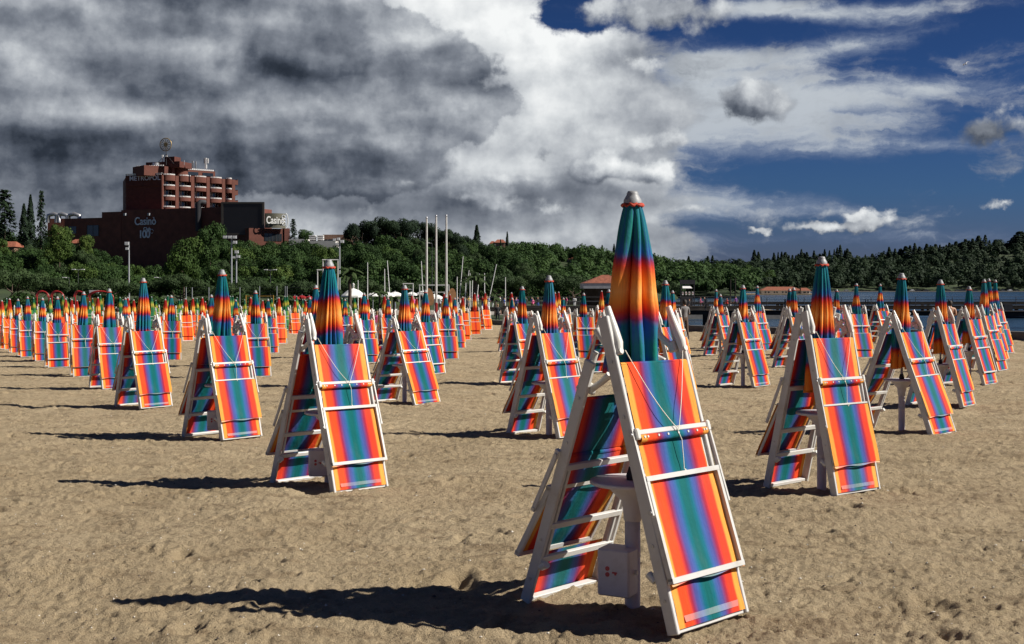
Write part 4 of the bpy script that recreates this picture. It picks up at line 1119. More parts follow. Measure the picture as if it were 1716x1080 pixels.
tree_px(140, 392, 215, 7, 30, 'broad', 'leaf_bright', label='pointed bright shrub below the casino wing window', group=G1)
# the big pine grove right of the brown building
grove = [(606, 366, 40), (640, 363, 48), (672, 362, 48), (620, 378, 50), (660, 380, 50), (700, 368, 46), (730, 376, 46), (752, 384, 44), (690, 392, 52), (775, 393, 40), (725, 400, 50), (640, 400, 50), (800, 402, 36), (765, 408, 44)]
for i, (x, y, wpx) in enumerate(grove):
    tree_px(x, y - 7, 262 + i * 3.5 % 22, 10 if i % 2 else 12, wpx * 1.5, 'pine', 'leaf_dark', label='dark dense pine of the hilltop grove, %s from the left' % nth(sorted(grove).index((x, y, wpx)) + 1), group='dark hilltop grove above the flagpoles')
# hillside rows: (distance, tops, spacing)
rows = [
    (262, [(-60, 385), (0, 383), (60, 392), (130, 402), (170, 416), (200, 442), (280, 452), (305, 430), (330, 410), (400, 402), (440, 404), (480, 402), (540, 408), (600, 396), (700, 398), (780, 404), (860, 412)], 25, 9, 'broad', 'leaf_broad'),
    (235, [(-60, 405), (0, 402), (80, 406), (130, 410), (180, 438), (230, 458), (275, 462), (310, 438), (345, 418), (400, 412), (460, 408), (540, 415), (620, 408), (720, 412), (800, 416), (880, 425)], 27, 8, 'broad', 'leaf_broad'),
    (215, [(-60, 425), (0, 420), (70, 416), (140, 414), (200, 450), (250, 468), (300, 445), (360, 428), (420, 424), (480, 422), (560, 425), (640, 420), (720, 424), (820, 430), (900, 436)], 30, 8, 'broad', 'leaf_broad'),
    (200, [(-60, 440), (0, 436), (60, 438), (120, 432), (180, 445), (240, 462), (290, 455), (350, 445), (420, 440), (500, 440), (580, 440), (660, 436), (740, 440), (840, 446), (960, 452)], 32, 7.5, 'broad', 'leaf_broad'),
]
for k, (Z, prof, sp, h, kind, mat) in enumerate(rows):
    x = -70.0; cnt = 0
    while x < prof[-1][0]:
        cnt += 1
        y = interp(x, prof) + prt.uniform(-6, 6); zz = Z + prt.uniform(-9, 9)
        i_w = prt.uniform(.85, 1.25)
        mt = 'leaf_bright' if prt.random() < .16 else mat
        kd = kind if prt.random() < .88 else 'pine'
        if kd == 'pine': mt = 'leaf_pine'
        reg = 'left of the casino' if x < 200 else 'below the casino wall' if x < 300 else 'below the black screen' if x < 480 else 'behind the white parasols' if x < 690 else 'behind the flagpoles'
        wv = 'narrow' if i_w < .95 else 'wide' if i_w > 1.12 else 'medium wide'
        lay = ('uppermost', 'upper', 'middle', 'lower')[k]
        shade = wv + ' ' + {'leaf_bright': 'yellow green', 'leaf_pine': 'blue green rounded', 'leaf_broad': 'dark green'}[mt]
        tree_px(x, y, zz, h * prt.uniform(.85, 1.2), (sp + 16) * i_w, kd, mt, label='%s tree, %s from left in the %s hillside belt' % (shade, nth(cnt), lay), group=G1)
        x += sp * prt.uniform(.7, 1.15)
# front row: rounded stone pines along the back of the beach
G2 = 'rounded stone pines along the back of the beach'
fr = [(-20, 440, 90), (20, 436, 80), (60, 447, 82), (95, 458, 76), (140, 470, 60), (178, 455, 96), (225, 468, 60), (262, 462, 50), (302, 450, 82), (345, 470, 50), (395, 462, 66), (420, 456, 76), (470, 466, 60), (505, 462, 66), (545, 470, 56), (580, 468, 60),
      (620, 462, 66), (665, 462, 66), (705, 466, 60), (745, 462, 64), (790, 458, 74), (836, 452, 80), (880, 450, 76), (925, 450, 80), (960, 453, 80), (1000, 458, 60), (1045, 455, 60), (1085, 460, 60), (1118, 464, 50)]
whr = ['at the left edge', 'in the left corner', 'behind the red tube slide', 'left of the first floodlight mast', 'between the slide and the first floodlight', 'left of the first floodlight mast, largest', 'right of the first floodlight mast', 'left of the small retaining wall',
       'below the bright round tree', 'left of the twin floodlight mast', 'right behind the twin floodlight mast', 'right of the twin floodlight mast', 'behind the sports net', 'left of the white lifeguard frame', 'behind the white lifeguard frame', 'behind the palm',
       'above the round white tent', 'above the white parasols', 'left of the flagpoles', 'between the flagpoles', 'right of the flagpoles', 'behind the leaning masts', 'right of the leaning masts', 'above the strolling crowd', 'left of the tiled pavilion', 'behind the tiled pavilion', 'behind the nearest parasol', 'right of the nearest parasol', 'behind the white kiosk']
for (x, y, wpx), wh in zip(fr, whr):
    tree_px(x, y, (150 if x < 640 else 182) + prt.uniform(-7, 7), 5, wpx * 1.2, 'pine', label='rounded stone pine %s' % wh, group=G2, base=-2.6)
# undergrowth closing the gaps under the crowns, one mass nobody could count
def cards_obj(name, C, tone, size, mat, **kw):
    V, Fq = leaf_cards(C, None, np.tile([0, -.3, 1.0], (len(C), 1)), size, .8)
    o = np_mesh(name, V, Fq, mat, attr=('leaf', np.repeat(tone, 4))); tag(o, **kw); return o
n = 120000
Zs = 193 + 105 * trng.random(n) ** 1.4; xs = -160 + 1200 * trng.random(n)
Xs = (xs - 858) / F * Zs; zs = np.array([land_profile(x, z) for x, z in zip(xs, Zs)]) + trng.random(n) ** 1.3 * 3.0
keep = ~((xs > 100) & (xs < 280) & (Zs > 215))
C = np.stack([Xs, Zs, zs], 1)[keep]
cards_obj('undergrowth', C, trng.random(len(C)), .22, 'leaf_broad', kind='stuff', label='dense bushes and undergrowth beneath the hillside trees', cat='bushes')

n = 26000
xs = -120 + 770 * trng.random(n); Zs = 141 + 8 * trng.random(n); Xs = (xs - 858) / F * Zs
zs = -1.4 + (1.2 + 1.1 * np.abs(np.sin(xs * .043) * np.sin(xs * .017 + 1))) * trng.random(n) ** .8
C = np.stack([Xs, Zs, zs], 1); cards_obj('hedge', C, trng.random(n), .16, 'leaf_broad', kind='stuff', label='bushy hedge along the back of the beach', cat='bushes')
# woods on the middle hill and on the far shore: crowns merged into one mass each
CLEAR = [(951, 973, 446, 560), (1014, 1025, 450, 560), (1106, 1119, 448, 600)]
def woods(name, V, spx, n, hmin, hmax, cards, size, mat, label, f0=.0, xr=None):
    ny, nx, _ = V.shape; Cs = []; Ns = []; T = []
    for _ in range(n):
        j = f0 + (1 - f0 - .05) * trng.random() ** 1.35; i = trng.random()
        jj = min(ny - 1, int(j * ny)); ii = min(nx - 1, int(i * nx))
        p0 = V[jj, ii]; xq = 858 + F * p0[0] / p0[1]
        if any(a - 11 < xq < b_ + 11 and Zc > p0[1] and HOR - F * (p0[2] + hmax * 1.1 - EYE) / p0[1] < yb_ for a, b_, yb_, Zc in CLEAR): continue
        p = V[jj, ii] + trng.normal(0, 1, 3) * np.array([4, 4, 0]); h = hmin + (hmax - hmin) * trng.random() ** 1.5; rw = h * (.34 + .2 * trng.random())
        d = trng.normal(0, 1, (cards, 3)); d[:, 2] = np.abs(d[:, 2]) * 1.0 - .15; d /= np.linalg.norm(d, axis=1)[:, None]
        Cs.append(p + np.array([0, 0, h * .55]) + d * np.array([rw, rw, h * .48]) * (.8 + .28 * trng.random((cards, 1)))); Ns.append(d)
        T.append(np.clip(trng.random() * .9 + trng.normal(0, .10, cards), 0, 1))
    C = np.concatenate(Cs); Nn = np.concatenate(Ns); tone = np.concatenate(T)
    Vv, Fq = leaf_cards(C, None, Nn, size, .28)
    o = np_mesh(name, Vv, Fq, mat, attr=('leaf', np.repeat(tone, 4))); tag(o, label, 'woods', kind='stuff')
woods('woods', Vmid, None, 1700, 4, 8.5, 200, .42, 'leaf_broad', 'green mixed woods covering the middle hill behind the masts')
woods('far_woods', Vfar, None, 1900, 8, 15, 120, 1.0, 'leaf_far', 'dark dense woods covering the hill across the bay')
# single trees that stand out on the skylines
MR = [952, 964, 975, 1009, 1029, 936, 865, 880, 905, 1000, 1095, 1045]
for x, y, wpx, kd in [(952, 413, 9, 'broad'), (964, 414, 8, 'broad'), (975, 416, 9, 'broad'), (1009, 411, 7, 'cypress'), (1029, 409, 6, 'cypress'), (936, 424, 5, 'cypress'), (865, 412, 12, 'broad'), (880, 411, 12, 'broad'), (905, 410, 14, 'broad'), (1000, 418, 12, 'broad'), (1095, 428, 8, 'broad'), (1045, 420, 10, 'broad')]:
    tree_px(x, y, 632, 10, wpx * 1.2, kd, None if kd != 'broad' else 'leaf_broad', label='%s on the middle ridge, %s there from the left' % ('slim dark cypress' if kd == 'cypress' else 'small round tree', nth(sum(1 for q in MR if q <= x))), group='trees on the middle ridge skyline')
pts = [(1154, 427, 4), (1186, 426, 5), (1194, 422, 7), (1202, 430, 4), (1240, 431, 6), (1264, 420, 4), (1271, 424, 4), (1280, 427, 4), (1286, 429, 3), (1297, 424, 5), (1304, 421, 4), (1310, 424, 4), (1322, 423, 9), (1334, 424, 9), (1343, 420, 7), (1352, 423, 9), (1364, 420, 9), (1374, 422, 8), (1382, 414, 4), (1390, 416, 8), (1398, 416, 6), (1408, 413, 7), (1416, 413, 5), (1424, 420, 12), (1437, 428, 10),
       (1462, 422, 9), (1490, 417, 4), (1509, 410, 14), (1518, 412, 12), (1533, 410, 9), (1553, 403, 10), (1562, 412, 10), (1575, 407, 8), (1586, 407, 8), (1596, 408, 14), (1608, 404, 12), (1618, 400, 16), (1630, 401, 14), (1640, 398, 12), (1651, 397, 9), (1658, 398, 8), (1672, 408, 10), (1686, 408, 12), (1697, 396, 18), (1709, 388, 22), (1722, 384, 24), (1740, 388, 22)]
pts += [(1316, 425, 10), (1328, 426, 9), (1338, 424, 8), (1347, 425, 10), (1358, 424, 9), (1369, 423, 9), (1378, 421, 7), (1403, 418, 8), (1420, 419, 8), (1500, 416, 12), (1525, 414, 10), (1541, 412, 11), (1568, 412, 12), (1591, 408, 12), (1602, 407, 12), (1613, 404, 14), (1624, 402, 14), (1635, 401, 14), (1645, 401, 12), (1665, 408, 12), (1679, 409, 14), (1692, 404, 16), (1703, 393, 20), (1715, 390, 22), (1478, 424, 8), (1450, 428, 8)]
for i, (x, y, wpx) in enumerate(pts):
    kd = 'cypress' if wpx <= 5 else 'spiky'
    ref = 'left of the tall right foreground parasol' if x < 1370 else 'between the right foreground parasols' if x < 1510 else 'towards the right edge'
    tree_px(x, y + prt.uniform(-3, 7), 1300 + prt.uniform(-30, 30), 24, wpx * prt.uniform(1.7, 3.2), kd, label='%s on the far ridge skyline, %s tree there counted from the left' % ('needle thin cypress' if kd == 'cypress' else 'dark ragged conifer', nth(sorted(pts).index((x, y, wpx)) + 1)), group='dark trees on the far ridge skyline')
# ------------------------------------------------------------------ brick casino with its hotel tower
def wallbox(m, s0, s1, d0, d1, z0, z1):
    m.add([(s, d, z) for s in (s0, s1) for d in (d0, d1) for z in (z0, z1)], [(0, 1, 3, 2), (4, 6, 7, 5), (0, 4, 5, 1), (2, 3, 7, 6), (0, 2, 6, 4), (1, 5, 7, 3)])
def zrow(y, Z): return EYE + (HOR - y) / F * Z
cas = empty('casino_hotel', tuple(px(272, 483, 327))[:2] + (0,)); tag(cas, 'dark red brick casino with stepped hotel tower, curved balconies and rooftop wheel', 'building')
O = px(272, 483, 327); O.z = 0
# child frames: local s axis along a facade, d axis into the building
def frame_obj(o, origin, tang):
    o.location = (origin[0] - O.x, origin[1] - O.y, 0); o.rotation_euler.z = math.atan2(tang[1], tang[0])
TR = Vector((.75, .66)).normalized()       # right facade runs away to the right
TL = Vector((.95, -.30)).normalized()      # left facade comes towards the corner
P1 = Vector((O.x, O.y)); LL = 11.6; P0 = P1 - TL * LL
z352 = zrow(352, 327); ztop = zrow(293, 327)
LR = 22.0
fl = (ztop - z352) / 3.27
# tower core (footprint polygon behind the balcony zone)
def prism(m, pts, z0, z1):
    n = len(pts); m.add([(p[0], p[1], z0) for p in pts] + [(p[0], p[1], z1) for p in pts], [tuple(reversed(range(n))), tuple(range(n, 2 * n))] + [(i, (i + 1) % n, n + (i + 1) % n, n + i) for i in range(n)])
def loc(v): return Vector((v[0] - O.x, v[1] - O.y))
nR = Vector((TR.y, -TR.x)); nL = Vector((TL.y, -TL.x))       # outward normals
a0 = loc(P0); a1 = loc(P1); a2 = a1 + TR * LR; inn = -nR * 2.2
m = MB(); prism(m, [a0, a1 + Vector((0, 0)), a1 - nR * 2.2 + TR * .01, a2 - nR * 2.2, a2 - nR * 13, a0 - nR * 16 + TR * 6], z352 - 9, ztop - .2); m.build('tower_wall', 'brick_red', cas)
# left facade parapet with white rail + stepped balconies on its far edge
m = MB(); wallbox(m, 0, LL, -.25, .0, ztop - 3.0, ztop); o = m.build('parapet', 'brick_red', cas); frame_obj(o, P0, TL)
m = MB()
for i in range(20): wallbox(m, i * LL / 20, i * LL / 20 + .34, -.22, -.05, ztop, ztop + .35)
wallbox(m, 0, LL, -.24, -.03, ztop + .35, ztop + .5); o = m.build('roof_rail', 'white_trim', cas); frame_obj(o, P0, TL)
for k in range(4):
    m = MB(); zz = ztop - .2 - k * fl; wallbox(m, -.9, .2, 1.0, 4.5, zz - 1.5, zz); wallbox(m, -.9, -.75, 1.0, 4.5, zz, zz + .3); o = m.build('side_balcony', 'brick_red', cas); frame_obj(o, P0, TL)
# right facade: five bays
bays = [(0, 4.75), (4.75, 9.4), (9.4, 14.1), (14.1, 18.9), (18.9, 22.0)]
def arc_strip(m, s0, s1, bulge, z0, z1, th=.22, n=10):
    vo = []
    for i in range(n + 1):
        f = i / n; s = s0 + (s1 - s0) * f; d = -bulge * math.sin(PI * f) ** .6
        vo += [(s, d, z0), (s, d, z1), (s, d + th, z0), (s, d + th, z1)]
    fs = []
    for i in range(n):
        a = i * 4; b_ = a + 4
        fs += [(a, b_, b_ + 1, a + 1), (a + 2, a + 3, b_ + 3, b_ + 2), (a + 1, b_ + 1, b_ + 3, a + 3), (a, a + 2, b_ + 2, b_)]
    m.add(vo, fs)
for bi, (s0, s1) in enumerate(bays):
    pw = .95
    m = MB(); wallbox(m, s1 - pw, s1, -.15, 2.3, z352 - 4, ztop - .1)
    if bi == 0: m.tube([(0.1, .35, z352 - 4), (0.1, .35, ztop - .1)], .5, 14)
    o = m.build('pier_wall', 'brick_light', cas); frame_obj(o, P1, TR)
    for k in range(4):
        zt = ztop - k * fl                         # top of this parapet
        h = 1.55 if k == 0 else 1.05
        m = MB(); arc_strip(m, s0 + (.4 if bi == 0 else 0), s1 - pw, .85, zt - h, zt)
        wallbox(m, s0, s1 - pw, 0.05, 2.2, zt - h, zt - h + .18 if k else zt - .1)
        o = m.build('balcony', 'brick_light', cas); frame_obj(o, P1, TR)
        m = MB(); n_ = 9; L_ = s1 - pw - s0 - .4
        for i in range(n_):
            f0, f1 = i / n_, (i + .55) / n_
            for f, g_ in ((f0, f1),):
                sA, sB = s0 + .3 + L_ * f, s0 + .3 + L_ * g_; dA = -.85 * math.sin(PI * min(.98, max(.02, f))) ** .6; dB = -.85 * math.sin(PI * min(.98, max(.02, g_))) ** .6
                m.add([(sA, dA - .03, zt), (sB, dB - .03, zt), (sB, dB - .03, zt + .34), (sA, dA - .03, zt + .34), (sA, dA + .12, zt), (sB, dB + .12, zt), (sB, dB + .12, zt + .34), (sA, dA + .12, zt + .34)], [(0, 1, 2, 3), (4, 7, 6, 5), (3, 2, 6, 7), (0, 3, 7, 4), (1, 5, 6, 2)])
        o = m.build('balcony_rail', 'white_trim', cas); frame_obj(o, P1, TR)
        if k < 3:
            m = MB(); wallbox(m, s0 + .4, s0 + (s1 - pw - s0) * .45, 2.1, 2.18, zt - fl + .1, zt - h); o = m.build('window', 'curtain', cas); frame_obj(o, P1, TR)
            m = MB(); wallbox(m, s0 + (s1 - pw - s0) * .45 + .1, s1 - pw - .1, 2.1, 2.18, zt - fl + .1, zt - h); o = m.build('window', 'glass_dark', cas); frame_obj(o, P1, TR)
            m = MB()
            for q in (.0, .22, .45, .72, .97): wallbox(m, s0 + .35 + (s1 - pw - s0 - .5) * q, s0 + .45 + (s1 - pw - s0 - .5) * q, 2.0, 2.08, zt - fl + .1, zt - h)
            o = m.build('mullions', 'white_trim', cas); frame_obj(o, P1, TR)
# stepped right end with small protruding balconies
for k in range(4):
    m = MB(); zt = ztop - k * fl - .2; wallbox(m, LR - .1, LR + 1.1, .2, 5, zt - 1.3, zt); wallbox(m, LR + .95, LR + 1.1, .2, 5, zt, zt + .25); o = m.build('side_balcony', 'brick_light', cas); frame_obj(o, P1, TR)
# upper tier, set back
z2 = zrow(280, 330)
m = MB()
wallbox(m, -4.5, 3.2, 1.6, 9, ztop - .3, z2); wallbox(m, 3.2, 4.0, .8, 9, ztop - .3, z2 + 1.6); wallbox(m, 4.0, 17.5, 3.2, 9, ztop - .3, z2 - .2)
m.tube([(6.8, 3.6, ztop - .3), (6.8, 3.6, z2 - .1)], 2.3, 20); o = m.build('upper_wall', 'brick_light', cas); frame_obj(o, P1, TR)
m = MB(); m.add([(0, 0, 0)], []); 
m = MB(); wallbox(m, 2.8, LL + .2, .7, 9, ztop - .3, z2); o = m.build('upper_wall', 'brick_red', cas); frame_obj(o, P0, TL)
for s0 in (9.0, 13.6):
    m = MB(); wallbox(m, s0, s0 + 3.2, 3.05, 3.3, ztop + .7, z2 - .8); o = m.build('window', 'glass_dark', cas); frame_obj(o, P1, TR)
m = MB()
for i in range(21): wallbox(m, 4.2 + i * .62, 4.2 + i * .62 + .33, 3.1, 3.25, z2 - .2, z2 + .18)
o = m.build('roof_rail', 'white_trim', cas); frame_obj(o, P1, TR)
m = MB()
for i in range(16): wallbox(m, 2.8 + i * .56, 2.8 + i * .56 + .3, .68, .85, z2, z2 + .35)
o = m.build('roof_rail', 'white_trim', cas); frame_obj(o, P0, TL)
z3 = zrow(270, 330)
m = MB(); wallbox(m, 4.3, LL + 3.5, 3, 9, z2 - .2, z3 - .2); wallbox(m, LL - 1.6, LL + 1.6, 3.4, 6.5, z3 - .4, z3 + 1.2); o = m.build('penthouse', 'brick_red', cas); frame_obj(o, P0, TL)
m = MB(); m.tube([(8.2, 2, z2), (8.2, 2, z2 + 1.1)], .9, 12); o = m.build('water_tank', 'steel', cas); frame_obj(o, P0, TL)
# wheel sign on its mast
zw_ = zrow(243, 330); WR = 1.75
wh = MB(); wh.tube([(WR * math.cos(2 * PI * i / 28), 0, WR * math.sin(2 * PI * i / 28)) for i in range(29)], .13, 6, False)
wheel = wh.build('wheel_sign', 'gold', cas); wheel.location = (0.2, 2.5, zw_); wheel.rotation_euler.z = -.25
m = MB(); m.tube([(WR * .78 * math.cos(2 * PI * i / 24), 0, WR * .78 * math.sin(2 * PI * i / 24)) for i in range(25)], .05, 5, False); m.build('inner_ring', 'gold', wheel)
for i in range(12):
    a = 2 * PI * i / 12; m = MB(); m.bar((.45 * math.cos(a), 0, .45 * math.sin(a)), (1.3 * math.cos(a), 0, 1.3 * math.sin(a)), .16, .1, (0, 1, 0)); m.build('spoke', 'gold', wheel)
m = MB(); m.disc((0, .06, 0), .55, (0, -1, 0), 20, .12); m.build('hub', 'gold', wheel)
m = MB(); m.tube([(0, .25, 0), (0, .3, -5.6)], .10, 6); m.build('mast', 'dark_steel', wheel)
for sx in (-3.2, 2.4):
    m = MB(); m.tube([(0, .25, -2.6), (sx, .3, -5.4)], .06, 5); m.build('stay', 'dark_steel', wheel)
# aerials
for x, y0, y1, wpx, nm in [(272.5, 260, 272, 2.2, 'white_trim'), (279, 260, 271, 2.4, 'white_trim'), (308, 269, 277, 2, 'grey_steel'), (323, 270, 282, 3, 'grey_steel'), (328, 271, 283, 2, 'grey_steel'), (345, 265, 283, 3, 'white_trim'), (342.5, 266, 274, 2, 'grey_steel'), (348.5, 266, 274, 2, 'white_trim')]:
    m = MB(); p = px(x, y1, 331); q = px(x, y0, 331); w_ = wpx * 331 / F; m.box(((p.x - O.x), p.y - O.y, (p.z + q.z) / 2), (w_, w_, q.z - p.z)); m.build('antenna', nm, cas)
# base block: long facade turned a little to the left
B0 = px(60, 483, 336); B1 = px(372, 483, 312)
TB = Vector((B1.x - B0.x, B1.y - B0.y)).normalized(); LB = math.hypot(B1.x - B0.x, B1.y - B0.y)
def sB(xp):                                  # facade coordinate of a photo column
    r = (xp - 858) / F; return (r * B0.y - B0.x) / (TB.x - r * TB.y)
def zB(xp, y): s = sB(xp); return zrow(y, B0.y + TB.y * s)
def zBc(x, y): return zB(x, y)
m = MB(); wallbox(m, sB(108), sB(172), 0, 18, -1, zB(140, 366)); o = m.build('base_wall', 'brick_base', cas); frame_obj(o, B0, TB)
m = MB(); wallbox(m, sB(172), sB(204), -.3, 18, -1, zB(190, 355.5)); o = m.build('base_wall', 'brick_base', cas); frame_obj(o, B0, TB)
m = MB(); wallbox(m, sB(204), LB + 6, -.2, 14, -1, zB(290, 350)); o = m.build('base_wall', 'brick_base', cas); frame_obj(o, B0, TB)
m = MB(); wallbox(m, sB(108), LB + .1, -.42, -.3, zB(250, 351) - 3.4 - .3, zB(250, 351) - 3.35); 
m = MB(); wallbox(m, sB(146), sB(166), -.08, .05, zB(155, 396), zB(155, 378)); o = m.build('window', 'glass_dark', cas); frame_obj(o, B0, TB)
m = MB()
for q in (146, 156, 165.3): wallbox(m, sB(q), sB(q) + .1, -.14, -.06, zB(155, 396), zB(155, 378))
o = m.build('window_frame', 'dark_steel', cas); frame_obj(o, B0, TB)
m = MB(); wallbox(m, sB(116), sB(128), -.08, .05, zB(120, 392), zB(120, 380)); o = m.build('window', 'glass_dark', cas); frame_obj(o, B0, TB)
# exhaust pipe
m = MB(); s_ = sB(336); m.tube([(s_, -.9, zB(336, 388)), (s_, -.9, zB(336, 342)), (s_ + .5, -.6, zB(336, 339.5)), (s_ + .9, .6, zB(336, 339.5))], .75, 12); o = m.build('exhaust_pipe', 'dark_steel', cas); frame_obj(o, B0, TB)
for q in (211, 251):
    m = MB(); wallbox(m, sB(q), sB(q) + .6, -1.0, -.2, zB(q, 362), zB(q, 358)); o = m.build('wall_lamp', 'grey_steel', cas); frame_obj(o, B0, TB)
def text(body, size, name, mat, origin, tang, s, d, z, parent=cas, ext=.06, sx=1.0, bold=.0, shear=0, spacing=1.0):
    cu = bpy.data.curves.new(name, 'FONT'); cu.body = body; cu.size = size; cu.extrude = ext; cu.offset = bold; cu.shear = shear; cu.align_x = 'CENTER'; cu.align_y = 'CENTER'; cu.space_character = spacing
    cu.materials.append(MATS[mat])
    to = bpy.data.objects.new(name, cu); col.objects.link(to); dg = bpy.context.evaluated_depsgraph_get()
    me = bpy.data.meshes.new_from_object(to.evaluated_get(dg)); bpy.data.objects.remove(to); o = link(name, me, parent)
    if not me.materials: me.materials.append(MATS[mat])
    tx = Vector((tang[0], tang[1])); nn_ = Vector((tx.y, -tx.x))
    o.location = (origin[0] - O.x + tx.x * s + nn_.x * d, origin[1] - O.y + tx.y * s + nn_.y * d, z)
    o.rotation_euler = (R(90), 0, math.atan2(tx.y, tx.x)); o.scale = (sx, 1, 1)
    return o
text('Casinò', 3.0, 'casino_lettering', 'sign_letter_grey', B0, TB, sB(245), .38, zB(245, 371.5), bold=.03, sx=.86)
text('Club', 1.25, 'club_lettering', 'sign_letter_grey', B0, TB, sB(248), .38, zB(247, 384.2), bold=.02)
text('100', 2.9, 'number_lettering', 'sign_letter_grey', B0, TB, sB(243.5), .38, zB(243.5, 393.5), bold=.05, sx=1.0, spacing=.85)
m = MB(); m.tube([(.55 * math.cos(a_ * .5), 0, .55 * math.sin(a_ * .5)) for a_ in range(0, 12)], .07, 5); o = m.build('number_flourish', 'sign_letter_grey', cas)
frame_obj(o, B0, TB); s_ = sB(256); o.location = (o.location.x + TB.x * s_ + TB.y * .4, o.location.y + TB.y * s_ - TB.x * .4, zB(256, 388))
text('METROPOL', 1.75, 'hotel_lettering', 'sign_letter_grey', P0, TL, LL * .535, .32, zrow(299.6, 329), bold=.015, sx=1.06, spacing=1.05)
# roof ducts on the low wing
for x in (90, 104, 124):
    p = px(x, 364, 338); m = MB(); m.tube([(p.x - O.x - 1.6, p.y - O.y, p.z - 1.6), (p.x - O.x - 1.5, p.y - O.y, p.z + .4), (p.x - O.x, p.y - O.y, p.z + .9), (p.x - O.x + 1.5, p.y - O.y, p.z + .4), (p.x - O.x + 1.6, p.y - O.y, p.z - 1.6)], .6, 10); m.build('roof_duct', 'steel', cas)
m = MB(); p = px(84, 366, 338); q = px(141, 366, 338); m.box(((p.x + q.x) / 2 - O.x, 6 + p.y - O.y, p.z - 4), (q.x - p.x + 3, 8, 8)); m.build('base_wall', 'brick_base', cas)
# black screen on its posts
scr = empty('billboard_screen', px(407, 483, 304)); scr.location.z = 0; tag(scr, 'large black rectangular screen on posts in front of the brick casino', 'billboard')
zs0, zs1 = zrow(394, 304), zrow(339, 304); ws = 72 * 304 / F
m = MB(); m.box((0, 0, (zs0 + zs1) / 2), (ws - .8, .5, zs1 - zs0 - .8)); m.build('screen_face', 'screen_black', scr)
m = MB()
for s_ in (-1, 1): m.box((s_ * (ws / 2 - .25), 0, (zs0 + zs1) / 2), (.5, .8, zs1 - zs0))
m.box((0, 0, zs1 - .2), (ws - 1, .8, .4)); m.box((0, 0, zs0 + .2), (ws - 1, .8, .4)); m.box((0, .8, (zs0 + zs1) / 2), (ws - 1, .8, zs1 - zs0 - .6)); m.build('screen_frame', 'screen_frame', scr)
m = MB(); m.box((ws / 2 - 1.0, .2, zs0 / 2 - 1), (.8, .6, zs0 + 2)); m.build('post', 'brick_light', scr)
m = MB(); m.box((-ws / 2 + 1.0, .2, zs0 / 2 - 1), (.5, .5, zs0 + 2)); m.bar((ws / 2 - 1, .2, zs0 - 2.4), (ws / 2 - 3, .2, zs0), .2, .2); m.build('brace', 'dark_steel', scr)
# right wing with the lit casino board
C0 = px(443, 483, 303); TC = Vector((.86, .50)).normalized()
def sC(xp): r = (xp - 858) / F; return (r * C0.y - C0.x) / (TC.x - r * TC.y)
def zC(xp, y): return zrow(y, C0.y + TC.y * sC(xp))
m = MB(); wallbox(m, -4, sC(476), 0, 10, -1, zC(460, 383.5)); o = m.build('wing_wall', 'brick_light', cas); frame_obj(o, C0, TC)
m = MB(); wallbox(m, sC(476), sC(485), -.3, 10, -1, zC(480, 383)); o = m.build('wing_wall', 'brick_red', cas); frame_obj(o, C0, TC)
m = MB(); wallbox(m, 0, sC(472), -.1, .1, zC(460, 404.5), zC(460, 392)); o = m.build('window', 'glass_dark', cas); frame_obj(o, C0, TC)
for q in (450, 456, 462, 468):
    m = MB(); wallbox(m, sC(q), sC(q) + .12, -.16, -.08, zC(q, 404.5), zC(q, 392)); o = m.build('mullion', 'dark_steel', cas); frame_obj(o, C0, TC)
m = MB(); vs = []; n_ = 14
for i in range(n_ + 1):
    f = i / n_; s_ = sC(476) * f; d_ = -.9 - 1.0 * math.sin(PI * f * .9)
    for dd in (0, .5):
        for z_ in (zC(460, 383), zC(460, 358.5)): vs.append((s_, d_ + dd, z_))
fs = []
for i in range(n_):
    a = i * 4; b_ = a + 4; fs += [(a, b_, b_ + 1, a + 1), (a + 2, a + 3, b_ + 3, b_ + 2), (a + 1, b_ + 1, b_ + 3, a + 3), (a, a + 2, b_ + 2, b_)]
fs += [(0, 1, 3, 2), (n_ * 4, n_ * 4 + 2, n_ * 4 + 3, n_ * 4 + 1)]
m.add(vs, fs); o = m.build('sign_board', 'sign_board', cas); frame_obj(o, C0, TC)
text('Casinò', 2.6, 'sign_lettering', 'sign_letter_white', C0, TC, sC(476) * .42, 2.08, zC(455, 370.5), bold=.05, sx=.66)
for k in range(3):
    m = MB(); rr_ = .55; cx_ = sC(476) * .86
    m.tube([(cx_ + rr_ * math.cos(a_) * .9, -1.75 + .03 * k, zC(472, 365 + 5 * k) + rr_ * math.sin(a_)) for a_ in np.linspace(0, 6.0, 12)], .07, 5); o = m.build('sign_scroll', 'sign_letter_grey', cas); frame_obj(o, C0, TC)
m = MB(); m.tube([(sC(476) * 1.0 + .6 * math.sin(a_), -1.2, zC(476, 371) - 1.9 * math.cos(a_)) for a_ in np.linspace(0, PI, 14)], .12, 6); o = m.build('sign_arc', 'sign_letter_white', cas); frame_obj(o, C0, TC)

